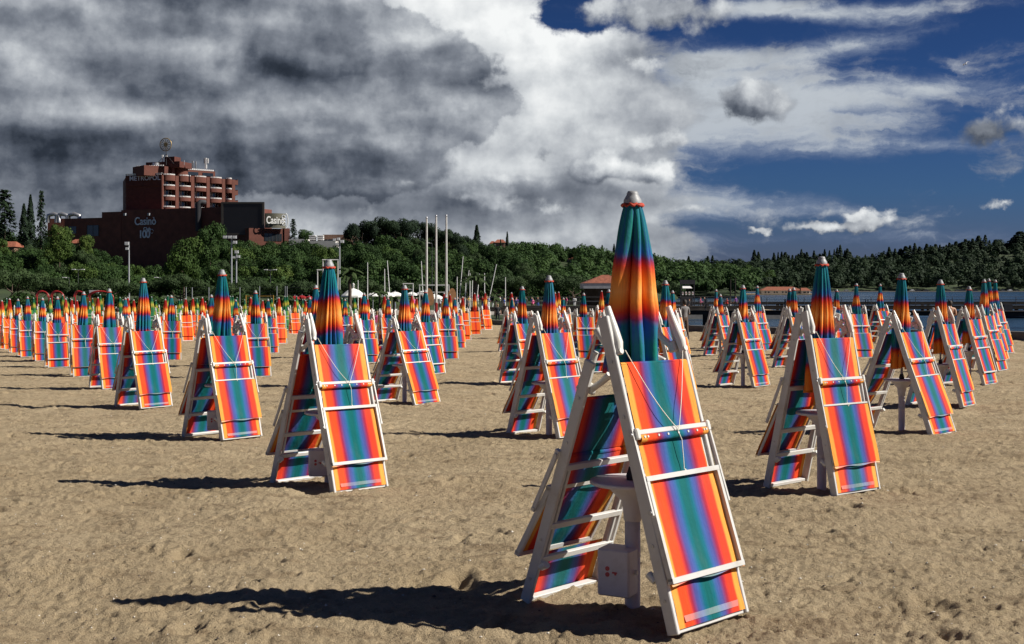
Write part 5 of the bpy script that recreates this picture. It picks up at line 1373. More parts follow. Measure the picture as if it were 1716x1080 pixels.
# brown flat-roofed building and its white neighbours
def block_house(name, label, x0, x1, y0, Z, depth, mat, roofm=None, base_h=6, wins=(), flat=True, cat='building', yaw=0, chim=0, winmat='glass_dark', group=None):
    c_ = px((x0 + x1) / 2, 483, Z); wd = (x1 - x0) / F * Z; top = zrow(y0, Z)
    r = empty(name, (c_.x, Z, 0), (0, 0, yaw)); tag(r, label, cat, group)
    m = MB(); wallbox(m, -wd / 2, wd / 2, 0, depth, top - base_h, top); m.build('wall', mat, r)
    if not flat:
        m = MB(); e = .35; hh = min(wd * .16 + .6, 1.7)
        vs = [(-wd / 2 - e, -e, top), (wd / 2 + e, -e, top), (wd / 2 + e, depth + e, top), (-wd / 2 - e, depth + e, top), (-wd / 2 + wd * .18, depth / 2, top + hh), (wd / 2 - wd * .18, depth / 2, top + hh)]
        m.add(vs, [(0, 1, 5, 4), (1, 2, 5), (2, 3, 4, 5), (3, 0, 4), (3, 2, 1, 0)]); rf = m.build('roof', roofm, r)
        if chim: m = MB(); m.box((wd * .2, depth * .5, top + hh), (.6, .6, 1.6)); m.build('chimney', 'wall_white', rf)
    for (a, b_, c1, d1) in wins:
        m = MB(); wallbox(m, -wd / 2 + a * wd, -wd / 2 + b_ * wd, -.06, .1, top - d1, top - c1); m.build('window', winmat, r)
    return r
block_house('flat_building', 'brown flat roofed building left of the dark grove', 541, 586, 393.5, 300, 14, 'wall_tan', wins=[(.05, .5, 1.2, 2.2)])
block_house('flat_building', 'sunlit tan end of the brown building beside the dark grove', 584, 600, 394.5, 298, 10, 'wall_tan', wins=[(.5, .7, 1.2, 2.0), (.5, .7, 3, 3.8)], yaw=.5)
block_house('white_building', 'low white building in front of the brown flat roofed one', 511, 562, 404, 292, 10, 'wall_white', base_h=7, wins=[(.1, .2, .6, 1.2)])
block_house('white_building', 'small white roofed building right of the lone conifer', 484, 514, 401, 296, 10, 'wall_white', base_h=7)
for x0 in (519, 532):
    p = px(x0 + 5, 396, 297); r = empty('roof_unit', (p.x, p.y, 0)); tag(r, 'white louvred roof unit %s on the low white building' % ('left' if x0 == 519 else 'right'), 'roof unit', 'roof units on the white building')
    for k in range(3): m = MB(); m.box((0, 0, zrow(403, 297) + .25 + k * .42), (1.6, 1.5, .2)); m.build('louvre', 'white_trim', r)
    m = MB(); m.box((0, .5, zrow(403, 297) + .5), (1.5, .5, 1.3)); m.build('housing', 'grey_steel', r)
block_house('villa', 'white villa with red tiled roof on the middle hillside', 955, 973, 437, 560, 8, 'wall_white', 'rooftile', 5, [(.15, .25, .8, 1.8), (.45, .55, .8, 1.8), (.75, .85, .8, 1.8), (.15, .25, 2.8, 3.8), (.6, .7, 2.8, 3.8)], False, 'house', chim=1, group='houses on the hills')
block_house('villa', 'white villa annex left of the larger white villa', 951, 959, 434.5, 566, 6, 'wall_white', 'rooftile', 5, [(.3, .6, .8, 1.6)], False, 'house', group='houses on the hills')
block_house('villa', 'yellow villa among the trees right of the white villa', 1014, 1025, 441.5, 560, 7, 'wall_yellow', 'rooftile', 6, [(.15, .35, .8, 1.8), (.6, .8, .8, 1.8), (.15, .35, 2.8, 3.8), (.6, .8, 2.8, 3.8)], False, 'house', group='houses on the hills')
block_house('villa', 'red roofed house right of the nearest parasol tip', 1106, 1119, 443, 600, 8, 'wall_white', 'rooftile', 4, [(.2, .4, .8, 1.8), (.6, .8, .8, 1.8)], False, 'house', group='houses on the hills')
block_house('villa', 'orange roofed house on the ridge between the cypresses', 830, 846, 407, 338, 7, 'wall_tan', 'rooftile', 4, [(.2, .35, .7, 1.5), (.6, .75, .7, 1.5)], False, 'house', group='houses on the hills')
block_house('villa', 'small pale house with red roof left of the ridge cypresses', 822, 829, 408.5, 340, 5, 'wall_white', 'rooftile', 4, [], False, 'house', group='houses on the hills')
block_house('villa', 'pink house with tiled roof among the trees at the left', 116, 132, 408, 240, 5, 'wall_tan', 'rooftile', 1.6, [(.5, .7, .6, 1.1)], False, 'house', group='houses on the hills')
block_house('villa', 'tiled roof house at the left edge below the shrubs', -6, 24, 414, 240, 5, 'wall_tan', 'rooftile', 1.0, [], False, 'house', group='houses on the hills')
# tiled pavilion by the water (right of centre) and the far boathouses
pv = empty('pavilion', px(1012, 483, 140)); pv.location.z = 0; tag(pv, 'open pavilion with broad hipped red tile roof behind the nearest parasol', 'pavilion')
zt, ze, w2 = zrow(461, 140), zrow(475, 140), 37 / F * 140
m = MB(); m.add([(-w2, -3.3, ze), (w2, -3.3, ze), (w2, 4, ze), (-w2, 4, ze), (-.2, .3, zt), (.6, .3, zt)], [(0, 1, 5, 4), (1, 2, 5), (2, 3, 4, 5), (3, 0, 4)]); m.build('roof', 'rooftile', pv)
m = MB(); m.box((0, .35, ze - .32), (2 * w2, 7.2, .6)); m.build('fascia', 'grey_steel', pv)
for sx in (-.9, -.3, .3, .9):
    for sy in (-2.8, 3.4): m = MB(); m.box((sx * w2, sy, ze / 2 - 1), (.25, .25, ze + .4)); m.build('post', 'wood_dark', pv)
m = MB(); m.box((0, 2.0, .4), (w2 * 1.7, .3, 2.6)); m.build('back_wall', 'wood_dark', pv)
bh = block_house('boathouse', 'long low boathouse with red roof on the far shore', 1276, 1345, 487, 560, 9, 'wall_white', 'rooftile', 2.2, [(a, a + .035, .5, 1.2) for a in (.08, .16, .3, .36, .5, .58, .72, .8, .9)], False, 'building', group='boathouses on the far shore')
block_house('boathouse', 'short white end house right of the long red roofed boathouse', 1343, 1358, 487.3, 558, 8, 'wall_white', 'rooftile', 2.2, [(.2, .5, .5, 1.2), (.65, .85, .5, 1.2)], False, 'building', group='boathouses on the far shore')
# ------------------------------------------------------------------ poles, lamps, masts
def gl(x, y):
    return land_h(x, y) if y > 118 else gz(x, y)
def at_px(xp, Z, z=None):
    X = (xp - 858) / F * Z
    return Vector((X, Z, gl(X, Z) if z is None else z))
for xp, yt, wh in ((715, 365, 'leftmost'), (731, 362, 'middle'), (748, 361.5, 'rightmost')):
    p = at_px(xp, 100); r = empty('flagpole', p); tag(r, '%s of the three tall white flagpoles behind the parasols' % wh, 'flagpole', 'three white flagpoles')
    h = zrow(yt, 100) - p.z
    m = MB(); m.tube([(0, 0, -.3), (0, 0, h * .5), (0, 0, h - .1)], [.11, .095, .075], 10); m.build('pole', 'white_paint', r)
    m = MB(); m.lathe([(.0, h + .1), (.07, h + .05), (.09, h - .02), (.07, h - .1)], 10); m.build('finial', 'steel', r)
    if wh == 'middle':
        m = MB(); m.tube([(0, 0, .0), (0, 0, 1.6)], .125, 10); m.build('red_band', 'red_plastic', r)
def flood(xp, yt, Z, label, banks, w_=.11):
    p = at_px(xp, Z); r = empty('floodlight_mast', p); tag(r, label, 'floodlight', 'floodlight masts behind the beach'); h = zrow(yt, Z) - p.z
    m = MB(); m.tube([(0, 0, -.3), (0, 0, h)], [w_ * 1.2, w_ * .8], 8); m.build('pole', 'grey_steel', r)
    for (dx_, dz_, w2_, h2_) in banks:
        m = MB(); m.bbox((dx_, -.25, h + dz_), (w2_, .35, h2_), .03); lp = m.build('lamp_head', 'steel', r)
        m = MB(); m.bbox((dx_, -.44, h + dz_ - .02), (w2_ * .85, .05, h2_ * .7), .01); m.build('lens', 'white_trim', lp)
    return r
flood(216, 410, 150, 'single floodlight mast rising before the casino wall at the left', [(-.15, .1, .55, .45), (-.1, -.55, .45, .35)])
flood(388, 400, 150, 'left pole of the twin floodlight mast with a bank of lamps', [(-.75, .15, .5, .4), (-.15, .15, .5, .4), (.45, .15, .5, .4), (.5, -.5, .5, .4)])
flood(396, 420, 151, 'right shorter pole of the twin floodlight mast', [(.1, -.2, .5, .4), (.3, -.8, .5, .35), (-.2, -.9, .4, .3)])
flood(569, 404, 150, 'floodlight mast rising right behind the left centre parasol', [(-.6, .1, .4, .4), (-.1, .2, .4, .4), (.35, -.1, .5, .4), (-.3, -.4, .4, .3)])
def street_lamp(xp, yt, Z, label, double=True):
    p = at_px(xp, Z); r = empty('street_lamp', p); tag(r, label, 'street lamp', 'street lamps behind the beach'); h = zrow(yt, Z) - p.z
    m = MB(); m.tube([(0, 0, -.2), (0, 0, h)], [.08, .05], 6); m.build('post', 'dark_steel', r)
    for s_ in ((-1, 1) if double else (-1,)):
        m = MB(); m.bar((0, 0, h), (s_ * .55, 0, h + .05), .05, .05); m.bbox((s_ * .62, 0, h + .04), (.5, .2, .10), .02); m.build('lamp_head', 'white_trim', r)
street_lamp(131, 452.5, 160, 'double headed street lamp left of the single floodlight mast'); street_lamp(453, 453, 160, 'double headed street lamp right of the twin floodlight mast')
street_lamp(270, 466, 150, 'single arm street lamp between the two floodlight masts', False); street_lamp(116, 466, 150, 'single arm street lamp left of the double headed lamp', False); street_lamp(724, 408, 165, 'thin tall lamp post between the left two flagpoles', False)
# sailing dinghies laid up behind the beach, only their masts rise clear
wl = ['below the white parasols', 'right of the white parasols', 'leaning left beside the straight one', 'leaning right of the rightmost flagpole', 'leaning second right of the flagpoles', 'upright right of the flagpoles', 'slightly leaning in the middle of the group', 'upright in the middle of the group', 'strongly leaning rightmost', 'short upright right of the leaning one', 'short upright nearest the rightmost flagpole', 'short right of the palm', 'short among the group centre', 'leaning just right of the left flagpole pair', 'low behind the third leaning mast']
for (xt, yt, xb_, Z), wh_ in zip([(616, 440, 616, 125), (644.5, 451, 645, 128), (649, 437, 655, 130), (776, 430, 768, 125), (803.5, 459, 797, 128), (812, 458, 812, 131), (786, 453, 776, 124), (787.5, 458, 787.5, 127), (832, 443, 815, 126), (847, 465, 847, 132), (766, 464, 766, 133), (600, 470, 600, 130), (781, 463, 779, 134), (706, 438, 710, 130), (792, 466, 790, 129)], wl):
    p = at_px(xb_, Z); p.z = gl(p.x, Z); r = empty('sailing_dinghy', p); tag(r, 'small laid up sailing dinghy, its bare mast %s' % wh_, 'dinghy', 'sailing dinghies behind the beach')
    top = px(xt, yt, Z)
    m = MB(); m.tube([(0, 0, .3), ((top.x - p.x), 0, top.z - p.z)], [.05, .035], 6); m.build('mast', 'white_trim', r)
    m = MB(); secs = []
    for f in np.linspace(0, 1, 7):
        b_ = .65 * math.sin(PI * min(.97, .25 + .72 * (1 - f))) ** .7; yq = -1.8 + 3.8 * f
        secs += [(-b_, yq, .55), (-b_ * .6, yq, .12), (0, yq, 0), (b_ * .6, yq, .12), (b_, yq, .55)]
    m.add(secs, [(i * 5 + k, i * 5 + k + 1, (i + 1) * 5 + k + 1, (i + 1) * 5 + k) for i in range(6) for k in range(4)] + [(i * 5 + 4, i * 5, (i + 1) * 5, (i + 1) * 5 + 4) for i in range(6)], True)
    m.build('hull', 'white_paint', r)
# white beach bar parasols and the round tent
def open_parasol(xp, yt, Z, wpx, label, mat='canvas_white', n=8, drop=.32, group='open parasols of the beach bar'):
    p = at_px(xp, Z); r = empty('open_parasol', p); tag(r, label, 'parasol', group); h = zrow(yt, Z) - p.z; rd = wpx / 2 / F * Z
    m = MB(); vs = [(0, 0, h)]
    for k in range(n):
        a = 2 * PI * k / n; vs.append((rd * .5 * math.cos(a), rd * .5 * math.sin(a), h - drop * rd * .42))
    for k in range(n):
        a = 2 * PI * k / n; vs.append((rd * math.cos(a), rd * math.sin(a), h - drop * rd * 1.2))
    for k in range(n):
        a = 2 * PI * k / n; vs.append((rd * 1.0 * math.cos(a), rd * math.sin(a), h - drop * rd * 1.2 - .18))
    fs = [(0, 1 + k, 1 + (k + 1) % n) for k in range(n)] + [(1 + j * n + k, 1 + (j + 1) * n + k, 1 + (j + 1) * n + (k + 1) % n, 1 + j * n + (k + 1) % n) for j in (0, 1) for k in range(n)]
    m.add(vs, fs); m.build('canopy', mat, r)
    m = MB(); m.tube([(0, 0, 0), (0, 0, h + .1)], .04, 6); m.build('pole', 'grey_steel', r)
    return r
r = open_parasol(592, 483, 125, 42, 'round white gable tent with a ball finial behind the palm trunk', n=12, drop=.5)
m = MB(); m.lathe([(0, 0), (.14, .12), (.1, .3), (.16, .42), (0, .58)], 10); f_ = m.build('finial', 'white_paint', r); f_.location.z = zrow(483.5, 125) - r.location.z
for i, (x, y, w_) in enumerate([(625, 490.5, 18), (650, 490, 24), (662, 489, 26), (690, 489.5, 18), (709, 487.5, 24), (728, 493, 30)]):
    open_parasol(x, y, 128 + i, w_, 'white open parasol of the beach bar, %s from the left' % ['first', 'second', 'third', 'fourth', 'fifth', 'sixth'][i])
for i, (x, y, w_) in enumerate([(494, 496, 16), (506, 495, 14), (518, 496, 12)]):
    open_parasol(x, y, 128 + i, w_, 'small red open parasol left of the palm, %s of three' % ['left', 'middle', 'right'][i], 'red_plastic', group='red open parasols')
# carved wooden ovals
for x, tl, wh_ in ((720, -.18, 'left'), (757, .08, 'right')):
    p = at_px(x, 108); r = empty('wooden_oval', p); tag(r, 'tall orange brown wooden oval board standing up, the %s of two' % wh_, 'wooden board', 'wooden oval boards')
    m = MB(); c_ = zrow(498, 108) - p.z; n_ = 24
    vs = [(.38 * math.cos(2 * PI * i / n_), y_, .80 * math.sin(2 * PI * i / n_)) for y_ in (-.06, .06) for i in range(n_)]
    m.add(vs, [tuple(range(n_)), tuple(reversed(range(n_, 2 * n_)))] + [(i, n_ + i, n_ + (i + 1) % n_, (i + 1) % n_) for i in range(n_)]); o = m.build('board', 'wood_orange', r); o.location.z = c_; o.rotation_euler = (0, tl, .2)
    m = MB(); m.tube([(0, .1, 0), (0, .1, c_)], .05, 6); m.build('stake', 'wood_dark', r)
# goal like white frames
def frame(xs0, xs1, yt, Z, label, mid=True, sub=None):
    p = at_px((xs0 + xs1) / 2, Z); r = empty('goal_post', p); tag(r, label, 'frame', 'white tubular frames'); h = zrow(yt, Z) - p.z; w2_ = (xs1 - xs0) / 2 / F * Z
    for s_ in (-1, 1): m = MB(); m.tube([(s_ * w2_, 0, 0), (s_ * w2_, 0, h)], .06, 6); m.build('upright', 'white_paint', r)
    m = MB(); m.tube([(-w2_ - .06, 0, h), (w2_ + .06, 0, h)], .06, 6); m.build('crossbar', 'white_paint', r)
    if mid: m = MB(); m.tube([(-w2_, 0, h - mid), (w2_, 0, h - mid)], .05, 6); m.build('lower_bar', 'white_paint', r)
frame(541, 566, 436, 110, 'white lifeguard frame behind the left centre parasol', 3.2); frame(532, 543, 453, 112, 'lower white frame left of the lifeguard frame', 2.0)
frame(676, 692, 476, 118, 'small white frame with a middle bar above the beach bar', .55); frame(703, 752, 478.5, 118, 'wide white frame spanning the flagpole feet', .7)
# sports court: posts, wires, yellow band
ct = empty('sports_net', at_px(390, 135)); tag(ct, 'tall thin court fence of posts and wires behind the far parasols', 'net fence')
for x, yt in ((312, 482), (322, 482), (402, 482), (464, 480), (478, 480), (481, 480), (545, 482), (350, 482), (435, 480)):
    p = at_px(x, 135); m = MB(); m.tube([(p.x - ct.location.x, 0, -.2), (p.x - ct.location.x, 0, zrow(yt, 135) - ct.location.z)], .05, 5); m.build('post', 'grey_steel', ct)
for k in range(7):
    m = MB(); zz = zrow(482, 135) - ct.location.z - k * .42; m.tube([((310 - 390) / F * 135, 0, zz), ((560 - 390) / F * 135, 0, zz)], .012, 3, False); m.build('wire', 'dark_steel', ct)
vn = empty('volleyball_net', at_px(435, 112)); tag(vn, 'beach volleyball net with a yellow top band', 'net')
m = MB(); m.box((0, 0, zrow(496.5, 112) - vn.location.z), (46 / F * 112, .03, .09)); m.build('top_band', 'yellow_paint', vn)
for s_ in (-1, 1): m = MB(); m.tube([(s_ * 23 / F * 112, 0, 0), (s_ * 23 / F * 112, 0, zrow(495, 112) - vn.location.z)], .05, 6); m.build('post', 'yellow_paint', vn)
# red tube slide of the playground
for i, (x, rr_, wh_) in enumerate([(72, 10, 'leftmost'), (97, 10, 'second'), (134, 8, 'third'), (170, 20, 'largest rightmost')]):
    p = at_px(x, 122); r = empty('playground_tube', p); tag(r, 'red curled playground tube, %s, behind the left parasols' % wh_, 'playground tube', 'red playground tubes')
    rad = rr_ / F * 122; zc = zrow(499, 122) - p.z; top_ = []
    for k in range(15):
        a = PI * k / 14; top_.append((rad * math.cos(a), 0, zc + .62 * math.sin(a) * 1.0))
    m = MB(); m.tube(top_, .07, 6, False); m.build('hoop', 'red_plastic', r)
    m = MB(); m.tube([(q[0] - .4, .7, q[2] + .05) for q in top_], .07, 6, False); m.build('hoop', 'red_plastic', r)
    for s_ in (-1, 1): m = MB(); m.tube([(s_ * rad, 0, 0), (s_ * rad, 0, zc)], .07, 6); m.build('leg', 'red_plastic', r)
p = at_px(158, 124); r = empty('play_house', p); tag(r, 'orange playground house front between the red tubes', 'play house')
m = MB(); m.box((0, 0, .9), (1.9, .1, 1.8)); m.build('panel', 'yellow_paint', r)
m = MB(); m.box((0, -.08, zrow(489, 124) - p.z), (1.0, .06, .3)); m.build('sign', 'white_trim', r)
# palms
def palm(xp, yt, Z, label, big=True):
    p = at_px(xp, Z); r = empty('palm_tree', p); tag(r, label, 'palm tree', 'palms along the beach bar'); h = zrow(yt, Z) - p.z; pr = random.Random(xp)
    m = MB(); m.tube([(0, 0, -.1), (.02, 0, h * .5), (0, 0, h - .3)], [.24, .17, .19] if big else [.12, .1, .1], 8); m.build('trunk', 'bark', r)
    L_ = 1.5 if big else .9
    for k in range(20 if big else 12):
        a = pr.random() * 6.28; e = pr.uniform(-.2, 1.2); mb = MB(); pts = []
        for j in range(7):
            t_ = j / 6; q = L_ * t_; pts.append(Vector((math.cos(a) * q * math.cos(e * (1 - t_ * .6)), math.sin(a) * q * math.cos(e * (1 - t_ * .6)), h - .3 + math.sin(e) * q - 1.0 * t_ * t_ * L_ * .7)))
        side = Vector((-math.sin(a), math.cos(a), 0))
        for j in range(6):
            w0 = .30 * math.sin(PI * (j + .3) / 6.5); w1 = .30 * math.sin(PI * (j + 1.3) / 6.8)
            for s_ in (-1, 1):
                mb.add([pts[j], pts[j] + side * s_ * w0 - Vector((0, 0, .12)), pts[j + 1] + side * s_ * w1 - Vector((0, 0, .12)), pts[j + 1]], [(0, 1, 2, 3)])
        mb.build('frond', 'leaf_palm', r)
palm(586, 450, 122, 'tall palm whose trunk crosses the round white tent'); palm(796, 462, 124, 'dry looking palm among the leaning masts')
for x, y, l in ((548, 488, 'low palm left of the round white tent'), (636, 486, 'low palm between the white parasols'), (660, 496, 'low palm below the white parasols'), (830, 492, 'low palm right of the leaning masts'), (478, 494, 'low palm by the court posts')): palm(x, y, 120, l, False)
# kiosk right of the nearest parasol
ks = empty('kiosk', at_px(1152, 150, -1.3)); tag(ks, 'dark framed kiosk with a white awning right of the nearest parasol', 'kiosk')
def kz(y): return zrow(y, 150) + 1.3
for s_ in (-1, 1): m = MB(); m.box((s_ * .85, 0, kz(474) / 2), (.12, .12, kz(474))); m.build('post', 'dark_steel', ks)
m = MB(); m.box((0, 0, kz(473)), (1.9, .3, .55)); m.build('roof_beam', 'dark_steel', ks)
m = MB(); m.add([(-.75, -1.0, kz(483)), (.45, -1.0, kz(483)), (.3, .2, kz(479)), (-.6, .2, kz(479)), (-.75, -1.0, kz(484)), (.45, -1.0, kz(484))], [(0, 1, 2, 3), (4, 5, 1, 0)]); m.build('awning', 'canvas_white', ks)
m = MB(); m.box((0, .5, kz(500) / 2 + .3), (1.5, .1, 1.2)); m.build('back_panel', 'dark_steel', ks)
for i in range(4):
    m = MB(); m.box((-.62 + i * .42, -.2, kz(492)), (.2, .06, .42)); pn = m.build('poster', 'white_trim', ks)
    m = MB(); m.box((-.62 + i * .42, -.24, kz(492) + .02), (.1, .02, .12)); m.build('red_spot', 'red_plastic', pn)

# ------------------------------------------------------------------ people
def skin_body(pose):
    """one continuous body, 1.75 m, facing -y"""
    J = {'pel': (0, 0, .95, .135), 'waist': (0, 0, 1.08, .125), 'chest': (0, .01, 1.30, .155), 'neckb': (0, .01, 1.44, .075), 'neck': (0, 0, 1.50, .055), 'head': (0, -.01, 1.60, .085), 'crown': (0, .0, 1.69, .075)}
    E = [('pel', 'waist'), ('waist', 'chest'), ('chest', 'neckb'), ('neckb', 'neck'), ('neck', 'head'), ('head', 'crown')]
    for s_, k in ((-1, 'l'), (1, 'r')):
        st_ = pose.get('stride', 0) * s_; ar = pose.get('arm', 0) * s_; bend = pose.get('bend', 0)
        J['hip' + k] = (s_ * .09, 0, .90, .095); J['knee' + k] = (s_ * .10, -st_ * .5 - .01, .50, .062); J['ank' + k] = (s_ * .10, -st_ + .03, .09, .042); J['toe' + k] = (s_ * .12, -st_ - .13, .04, .035)
        J['sh' + k] = (s_ * .19, .01, 1.40, .062); J['elb' + k] = (s_ * .25, .03 + ar * .4, 1.13, .043); J['wri' + k] = (s_ * (.25 - bend * .12), -.03 + ar - bend * .25, .90 + bend * .22, .03); J['han' + k] = (s_ * (.24 - bend * .14), -.05 + ar - bend * .30, .80 + bend * .30, .034)
        E += [('pel', 'hip' + k), ('hip' + k, 'knee' + k), ('knee' + k, 'ank' + k), ('ank' + k, 'toe' + k), ('chest', 'sh' + k), ('sh' + k, 'elb' + k), ('elb' + k, 'wri' + k), ('wri' + k, 'han' + k)]
    names = list(J); me = bpy.data.meshes.new('body'); me.from_pydata([J[n][:3] for n in names], [(names.index(a), names.index(b_)) for a, b_ in E], [])
    o = bpy.data.objects.new('body', me); col.objects.link(o)
    md = o.modifiers.new('skin', 'SKIN'); md.use_smooth_shade = True
    for i, n in enumerate(names):
        rr_ = J[n][3]; me.skin_vertices[0].data[i].radius = (rr_ * (1.15 if n in ('chest', 'waist', 'pel') else 1), rr_ * (.8 if n in ('chest', 'waist', 'pel') else 1))
    me.skin_vertices[0].data[0].use_root = True
    sb = o.modifiers.new('sub', 'SUBSURF'); sb.levels = 1
    dg = bpy.context.evaluated_depsgraph_get(); res = bpy.data.meshes.new_from_object(o.evaluated_get(dg)); bpy.data.objects.remove(o)
    return res
POSES = [skin_body(p) for p in ({}, {'stride': .22, 'arm': -.12}, {'bend': 1}, {'stride': .12, 'arm': .1, 'bend': .5})]
def dress(me, shirt, trousers, hair, sleeves=True, short=False):
    me = me.copy(); me.materials.clear()
    for mm in ('skin', shirt, trousers, 'cloth_black'): me.materials.append(MATS[mm])
    for p in me.polygons:
        c_ = p.center; k = 0
        if c_.z < .09: k = 3
        elif c_.z < 1.0 and abs(c_.x) < .20: k = 2 if (not short or c_.z > .58) else 0
        elif c_.z < 1.47 and (abs(c_.x) < .235 or (sleeves and c_.z > 1.18)): k = 1
        p.material_index = k
    return me
def person(loc_, rz, pose, shirt, trousers, hair, label, h=1.72, short=False, group=None, sleeves=True):
    r = empty('person', loc_, (0, 0, rz)); tag(r, label, 'person', group)
    b_ = link('body', dress(POSES[pose], shirt, trousers, hair, sleeves, short), r); b_.scale = (h / 1.76,) * 3
    m = MB(); m.lathe([(0, .125), (.055, .115), (.088, .07), (.100, .01), (.095, -.05), (.07, -.10)], 12, (0, .012, 1.62)); hh = m.build('hair', hair, r); hh.scale = (h / 1.76,) * 3
    # keep the face free: nose
    m = MB(); m.add([(-.012, -.085, 1.585), (.012, -.085, 1.585), (0, -.118, 1.59), (0, -.09, 1.63)], [(0, 1, 2), (1, 3, 2), (3, 0, 2)]); nn2_ = m.build('nose', 'skin', r); nn2_.scale = (h / 1.76,) * 3
    return r
def ground_person(xp, Z, **k):
    X = (xp - 858) / F * Z; z = k.pop('z', None)
    return person((X, Z, gl(X, Z) if z is None else z), **k)
ground_person(1592, 46.5, rz=PI * .95, pose=2, shirt='skin', trousers='cloth_green', hair='hair_dark', label='bare chested bather in green shorts seen from behind at the water', h=1.62, short=True)
ground_person(1147, 53, rz=PI * 1.15, pose=3, shirt='cloth_grey', trousers='cloth_brown', hair='hair_dark', label='person in a dark grey shirt walking right of the nearest parasol', h=1.84)
ground_person(834, 96, rz=.3, pose=1, shirt='cloth_black', trousers='cloth_black', hair='hair_fair', label='person all in black walking by the sea wall', h=1.62, z=-1.38)
ground_person(197, 62, rz=.8, pose=3, shirt='cloth_black', trousers='cloth_blue', hair='hair_dark', label='person in a dark shirt among the parasols at the left', h=1.78)
ground_person(632, 64, rz=.2, pose=2, shirt='cloth_pink', trousers='cloth_white', hair='hair_fair', label='person in a pink top between the left middle parasols', h=1.45)
cols = ['white', 'black', 'blue', 'red', 'grey', 'pink', 'green', 'brown', 'purple', 'yellow']
crng = random.Random(12); dres = {}
cw = {}
crowd = []
for i in range(64):
    if i < 46: xq = crng.uniform(640, 1010)
    elif i < 56: xq = crng.uniform(1150, 1240)
    else: xq = crng.uniform(330, 620)
    Zq = crng.uniform(128, 168); sh = crng.choice(cols[:6] * 2 + cols); tr = crng.choice(['black', 'blue', 'grey', 'brown', 'white']); ps = crng.randrange(4)
    X = (xq - 858) / F * Zq
    z = -1.3 if xq > 850 else gl(X, Zq)
    reg = 'left of the flagpoles' if xq < 700 and xq > 620 else 'right of the flagpoles' if xq < 850 else 'in front of the pavilion' if xq < 1020 else 'by the kiosk' if xq < 1300 else 'near the sports net'
    r = empty('person', (X, Zq, z), (0, 0, crng.random() * 6.28)); tag(r, 'distant stroller in a %s top and %s trousers %s' % (sh, tr, reg), 'person', 'strollers on the promenade'); crowd.append((xq, r))
    k_ = (ps, sh, tr)
    if k_ not in dres: dres[k_] = dress(POSES[ps], 'cloth_' + sh, 'cloth_' + tr, 'hair_dark')
    b_ = link('body', dres[k_], r); s_ = crng.uniform(.88, 1.02); b_.scale = (s_,) * 3
for i, (q, r) in enumerate(sorted(crowd, key=lambda a: a[0])): r['label'] = ' '.join((r['label'] + ', %s from the left' % nth(i + 1)).split()[:16])
# promenade under the strollers
m = MB(); m.box(((930 - 858) / F * 150, 150, -1.55), (46, 50, .5)); o = m.build('promenade', 'concrete'); tag(o, kind='structure')
m = MB(); m.box(((1200 - 858) / F * 150, 152, -1.58), (16, 40, .5)); o = m.build('sand_spit', 'sand'); tag(o, kind='structure')
m = MB(); m.box(((1255 - 858) / F * 565, 572, -1.75), (68, 44, 1.0)); o = m.build('sand_bar', 'sand'); tag(o, kind='structure')
# cars on the far shore
def make_car():
    r = empty('parked_car')
    prof = [(-2.15, .35), (-2.15, .78), (-2.0, .88), (-1.35, .95), (-.95, 1.42), (.75, 1.45), (1.35, .95), (2.05, .82), (2.15, .55), (2.1, .35)]
    m = MB(); n_ = len(prof); vs = [(x, -.85, z) for x, z in prof] + [(x, .85, z) for x, z in prof]
    m.add(vs, [tuple(range(n_)), tuple(reversed(range(n_, 2 * n_)))] + [(i, n_ + i, n_ + (i + 1) % n_, (i + 1) % n_) for i in range(n_)]); m.build('body', 'car_white', r)
    m = MB(); m.add([(-1.2, -.86, .98), (-.9, -.86, 1.36), (.7, -.86, 1.38), (1.2, -.86, .98)], [(0, 1, 2, 3)]); m.build('window', 'glass_dark', r)
    for x in (-1.35, 1.35):
        for s_ in (-1, 1): m = MB(); m.tube([(x, s_ * .7, .33), (x, s_ * .9, .33)], .33, 12); m.build('wheel', 'tyre', r)
    return r
car0 = make_car()
nm_ = ['white', 'silver', 'dark', 'red']
cars = [(1402, 'dark'), (1418, 'silver'), (1432, 'white'), (1528, 'silver'), (1538, 'dark'), (1552, 'white'), (1577, 'white'), (1589, 'dark'), (1604, 'dark'), (1612, 'white'), (1622, 'silver'), (1634, 'dark'), (1648, 'red'), (1662, 'white'), (1680, 'white'), (1692, 'silver'), (1704, 'dark')]
for i, (x, cl_) in enumerate(cars):
    c_ = copy_tree(car0) if i else car0
    c_.location = ((x - 858) / F * 995, 995, -1.12); c_.rotation_euler.z = crng.uniform(-.3, .3) + (PI if i % 2 else 0)
    tag(c_, '%s car parked on the far shore, %s car from the left' % (cl_, nth(i + 1)), 'car', 'cars parked on the far shore')
    bd = [q for q in c_.children if q.name.startswith('body')][0]
    if cl_ != 'white':
        bd.data = bd.data.copy(); bd.data.materials[0] = MATS['car_' + cl_]
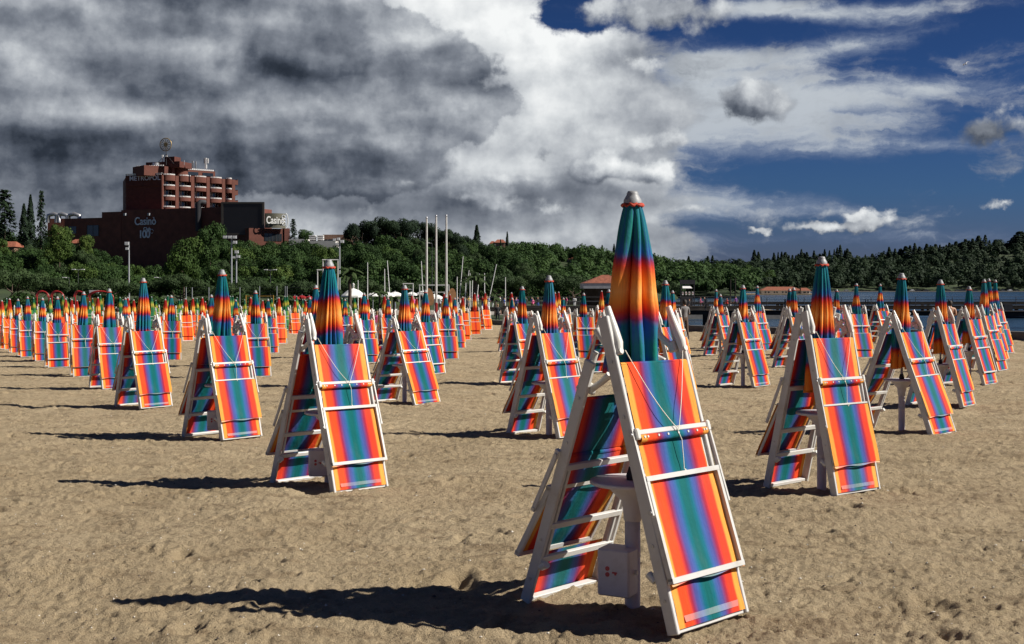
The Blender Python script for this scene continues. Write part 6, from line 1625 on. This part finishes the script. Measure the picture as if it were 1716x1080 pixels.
# small motorboat by the pier at the right, far mast poles
mb_ = empty('motorboat', px(1690, 483, 128)); mb_.location.z = WATER; tag(mb_, 'dark small motorboat moored behind the pier at the right edge', 'boat')
m = MB(); secs = []
for f in np.linspace(0, 1, 8):
    b_ = .85 * math.sin(PI * min(.98, .3 + .68 * (1 - f))) ** .6; xq = -2.2 + 4.4 * f
    secs += [(xq, -b_, .7 + .2 * f), (xq, -b_ * .6, .1), (xq, 0, -.1), (xq, b_ * .6, .1), (xq, b_, .7 + .2 * f)]
m.add(secs, [(i * 5 + k, i * 5 + k + 1, (i + 1) * 5 + k + 1, (i + 1) * 5 + k) for i in range(7) for k in range(4)] + [(i * 5 + 4, i * 5, (i + 1) * 5, (i + 1) * 5 + 4) for i in range(7)] + [(0, 1, 2, 3, 4)], True); m.build('hull', 'car_dark', mb_)
m = MB(); m.box((-.2, 0, 1.2), (.9, 1.0, .7)); m.build('console', 'dark_steel', mb_)
m = MB(); m.bbox((-2.4, 0, 1.1), (.4, .4, .6), .08); m.build('outboard_motor', 'dark_steel', mb_)
for x, y in ((1224, 468), (1232, 467)):
    p = px(x, 492, 300); r = empty('channel_pole', (p.x, p.y, WATER - 2)); tag(r, 'grey pole standing in the bay, %s of a pair' % ('left' if x == 1224 else 'right'), 'pole', 'poles in the bay')
    m = MB(); m.tube([(0, 0, 0), (0, 0, zrow(y, 300) - WATER + 2)], .16, 6); m.build('pole', 'wood_dark', r)
# the gull
bd = empty('seagull', px(1618, 108, 130), (.2, -.5, .6)); tag(bd, 'seagull flying in the blue at the upper right', 'bird')
m = MB(); m.tube([(0, -.20, 0), (0, -.12, .01), (0, 0, .02), (0, .12, .01), (0, .22, 0)], [.012, .045, .06, .045, .01], 8); m.build('body', 'cloth_white', bd)
for s_ in (-1, 1):
    m = MB(); pts = [(0, .05, .02), (s_ * .2, .07, .12), (s_ * .42, .02, .10), (s_ * .62, -.08, .02)]; ch = [.12, .12, .09, .01]
    vs = []
    for p_, c_ in zip(pts, ch): vs += [(p_[0], p_[1] - c_, p_[2]), (p_[0], p_[1] + c_ * .3, p_[2] + .012), (p_[0], p_[1] - c_ * .4, p_[2] + .02)]
    m.add(vs, [(i * 3 + a, i * 3 + b_, (i + 1) * 3 + b_, (i + 1) * 3 + a) for i in range(3) for a, b_ in ((0, 1), (1, 2), (2, 0))], True); m.build('wing', 'cloth_grey' if s_ < 0 else 'cloth_white', bd)
m = MB(); m.add([(-.02, .2, 0), (.02, .2, 0), (.06, .32, 0), (-.06, .32, 0), (0, .26, .015)], [(0, 1, 2, 3), (0, 1, 4)]); m.build('tail', 'cloth_white', bd)
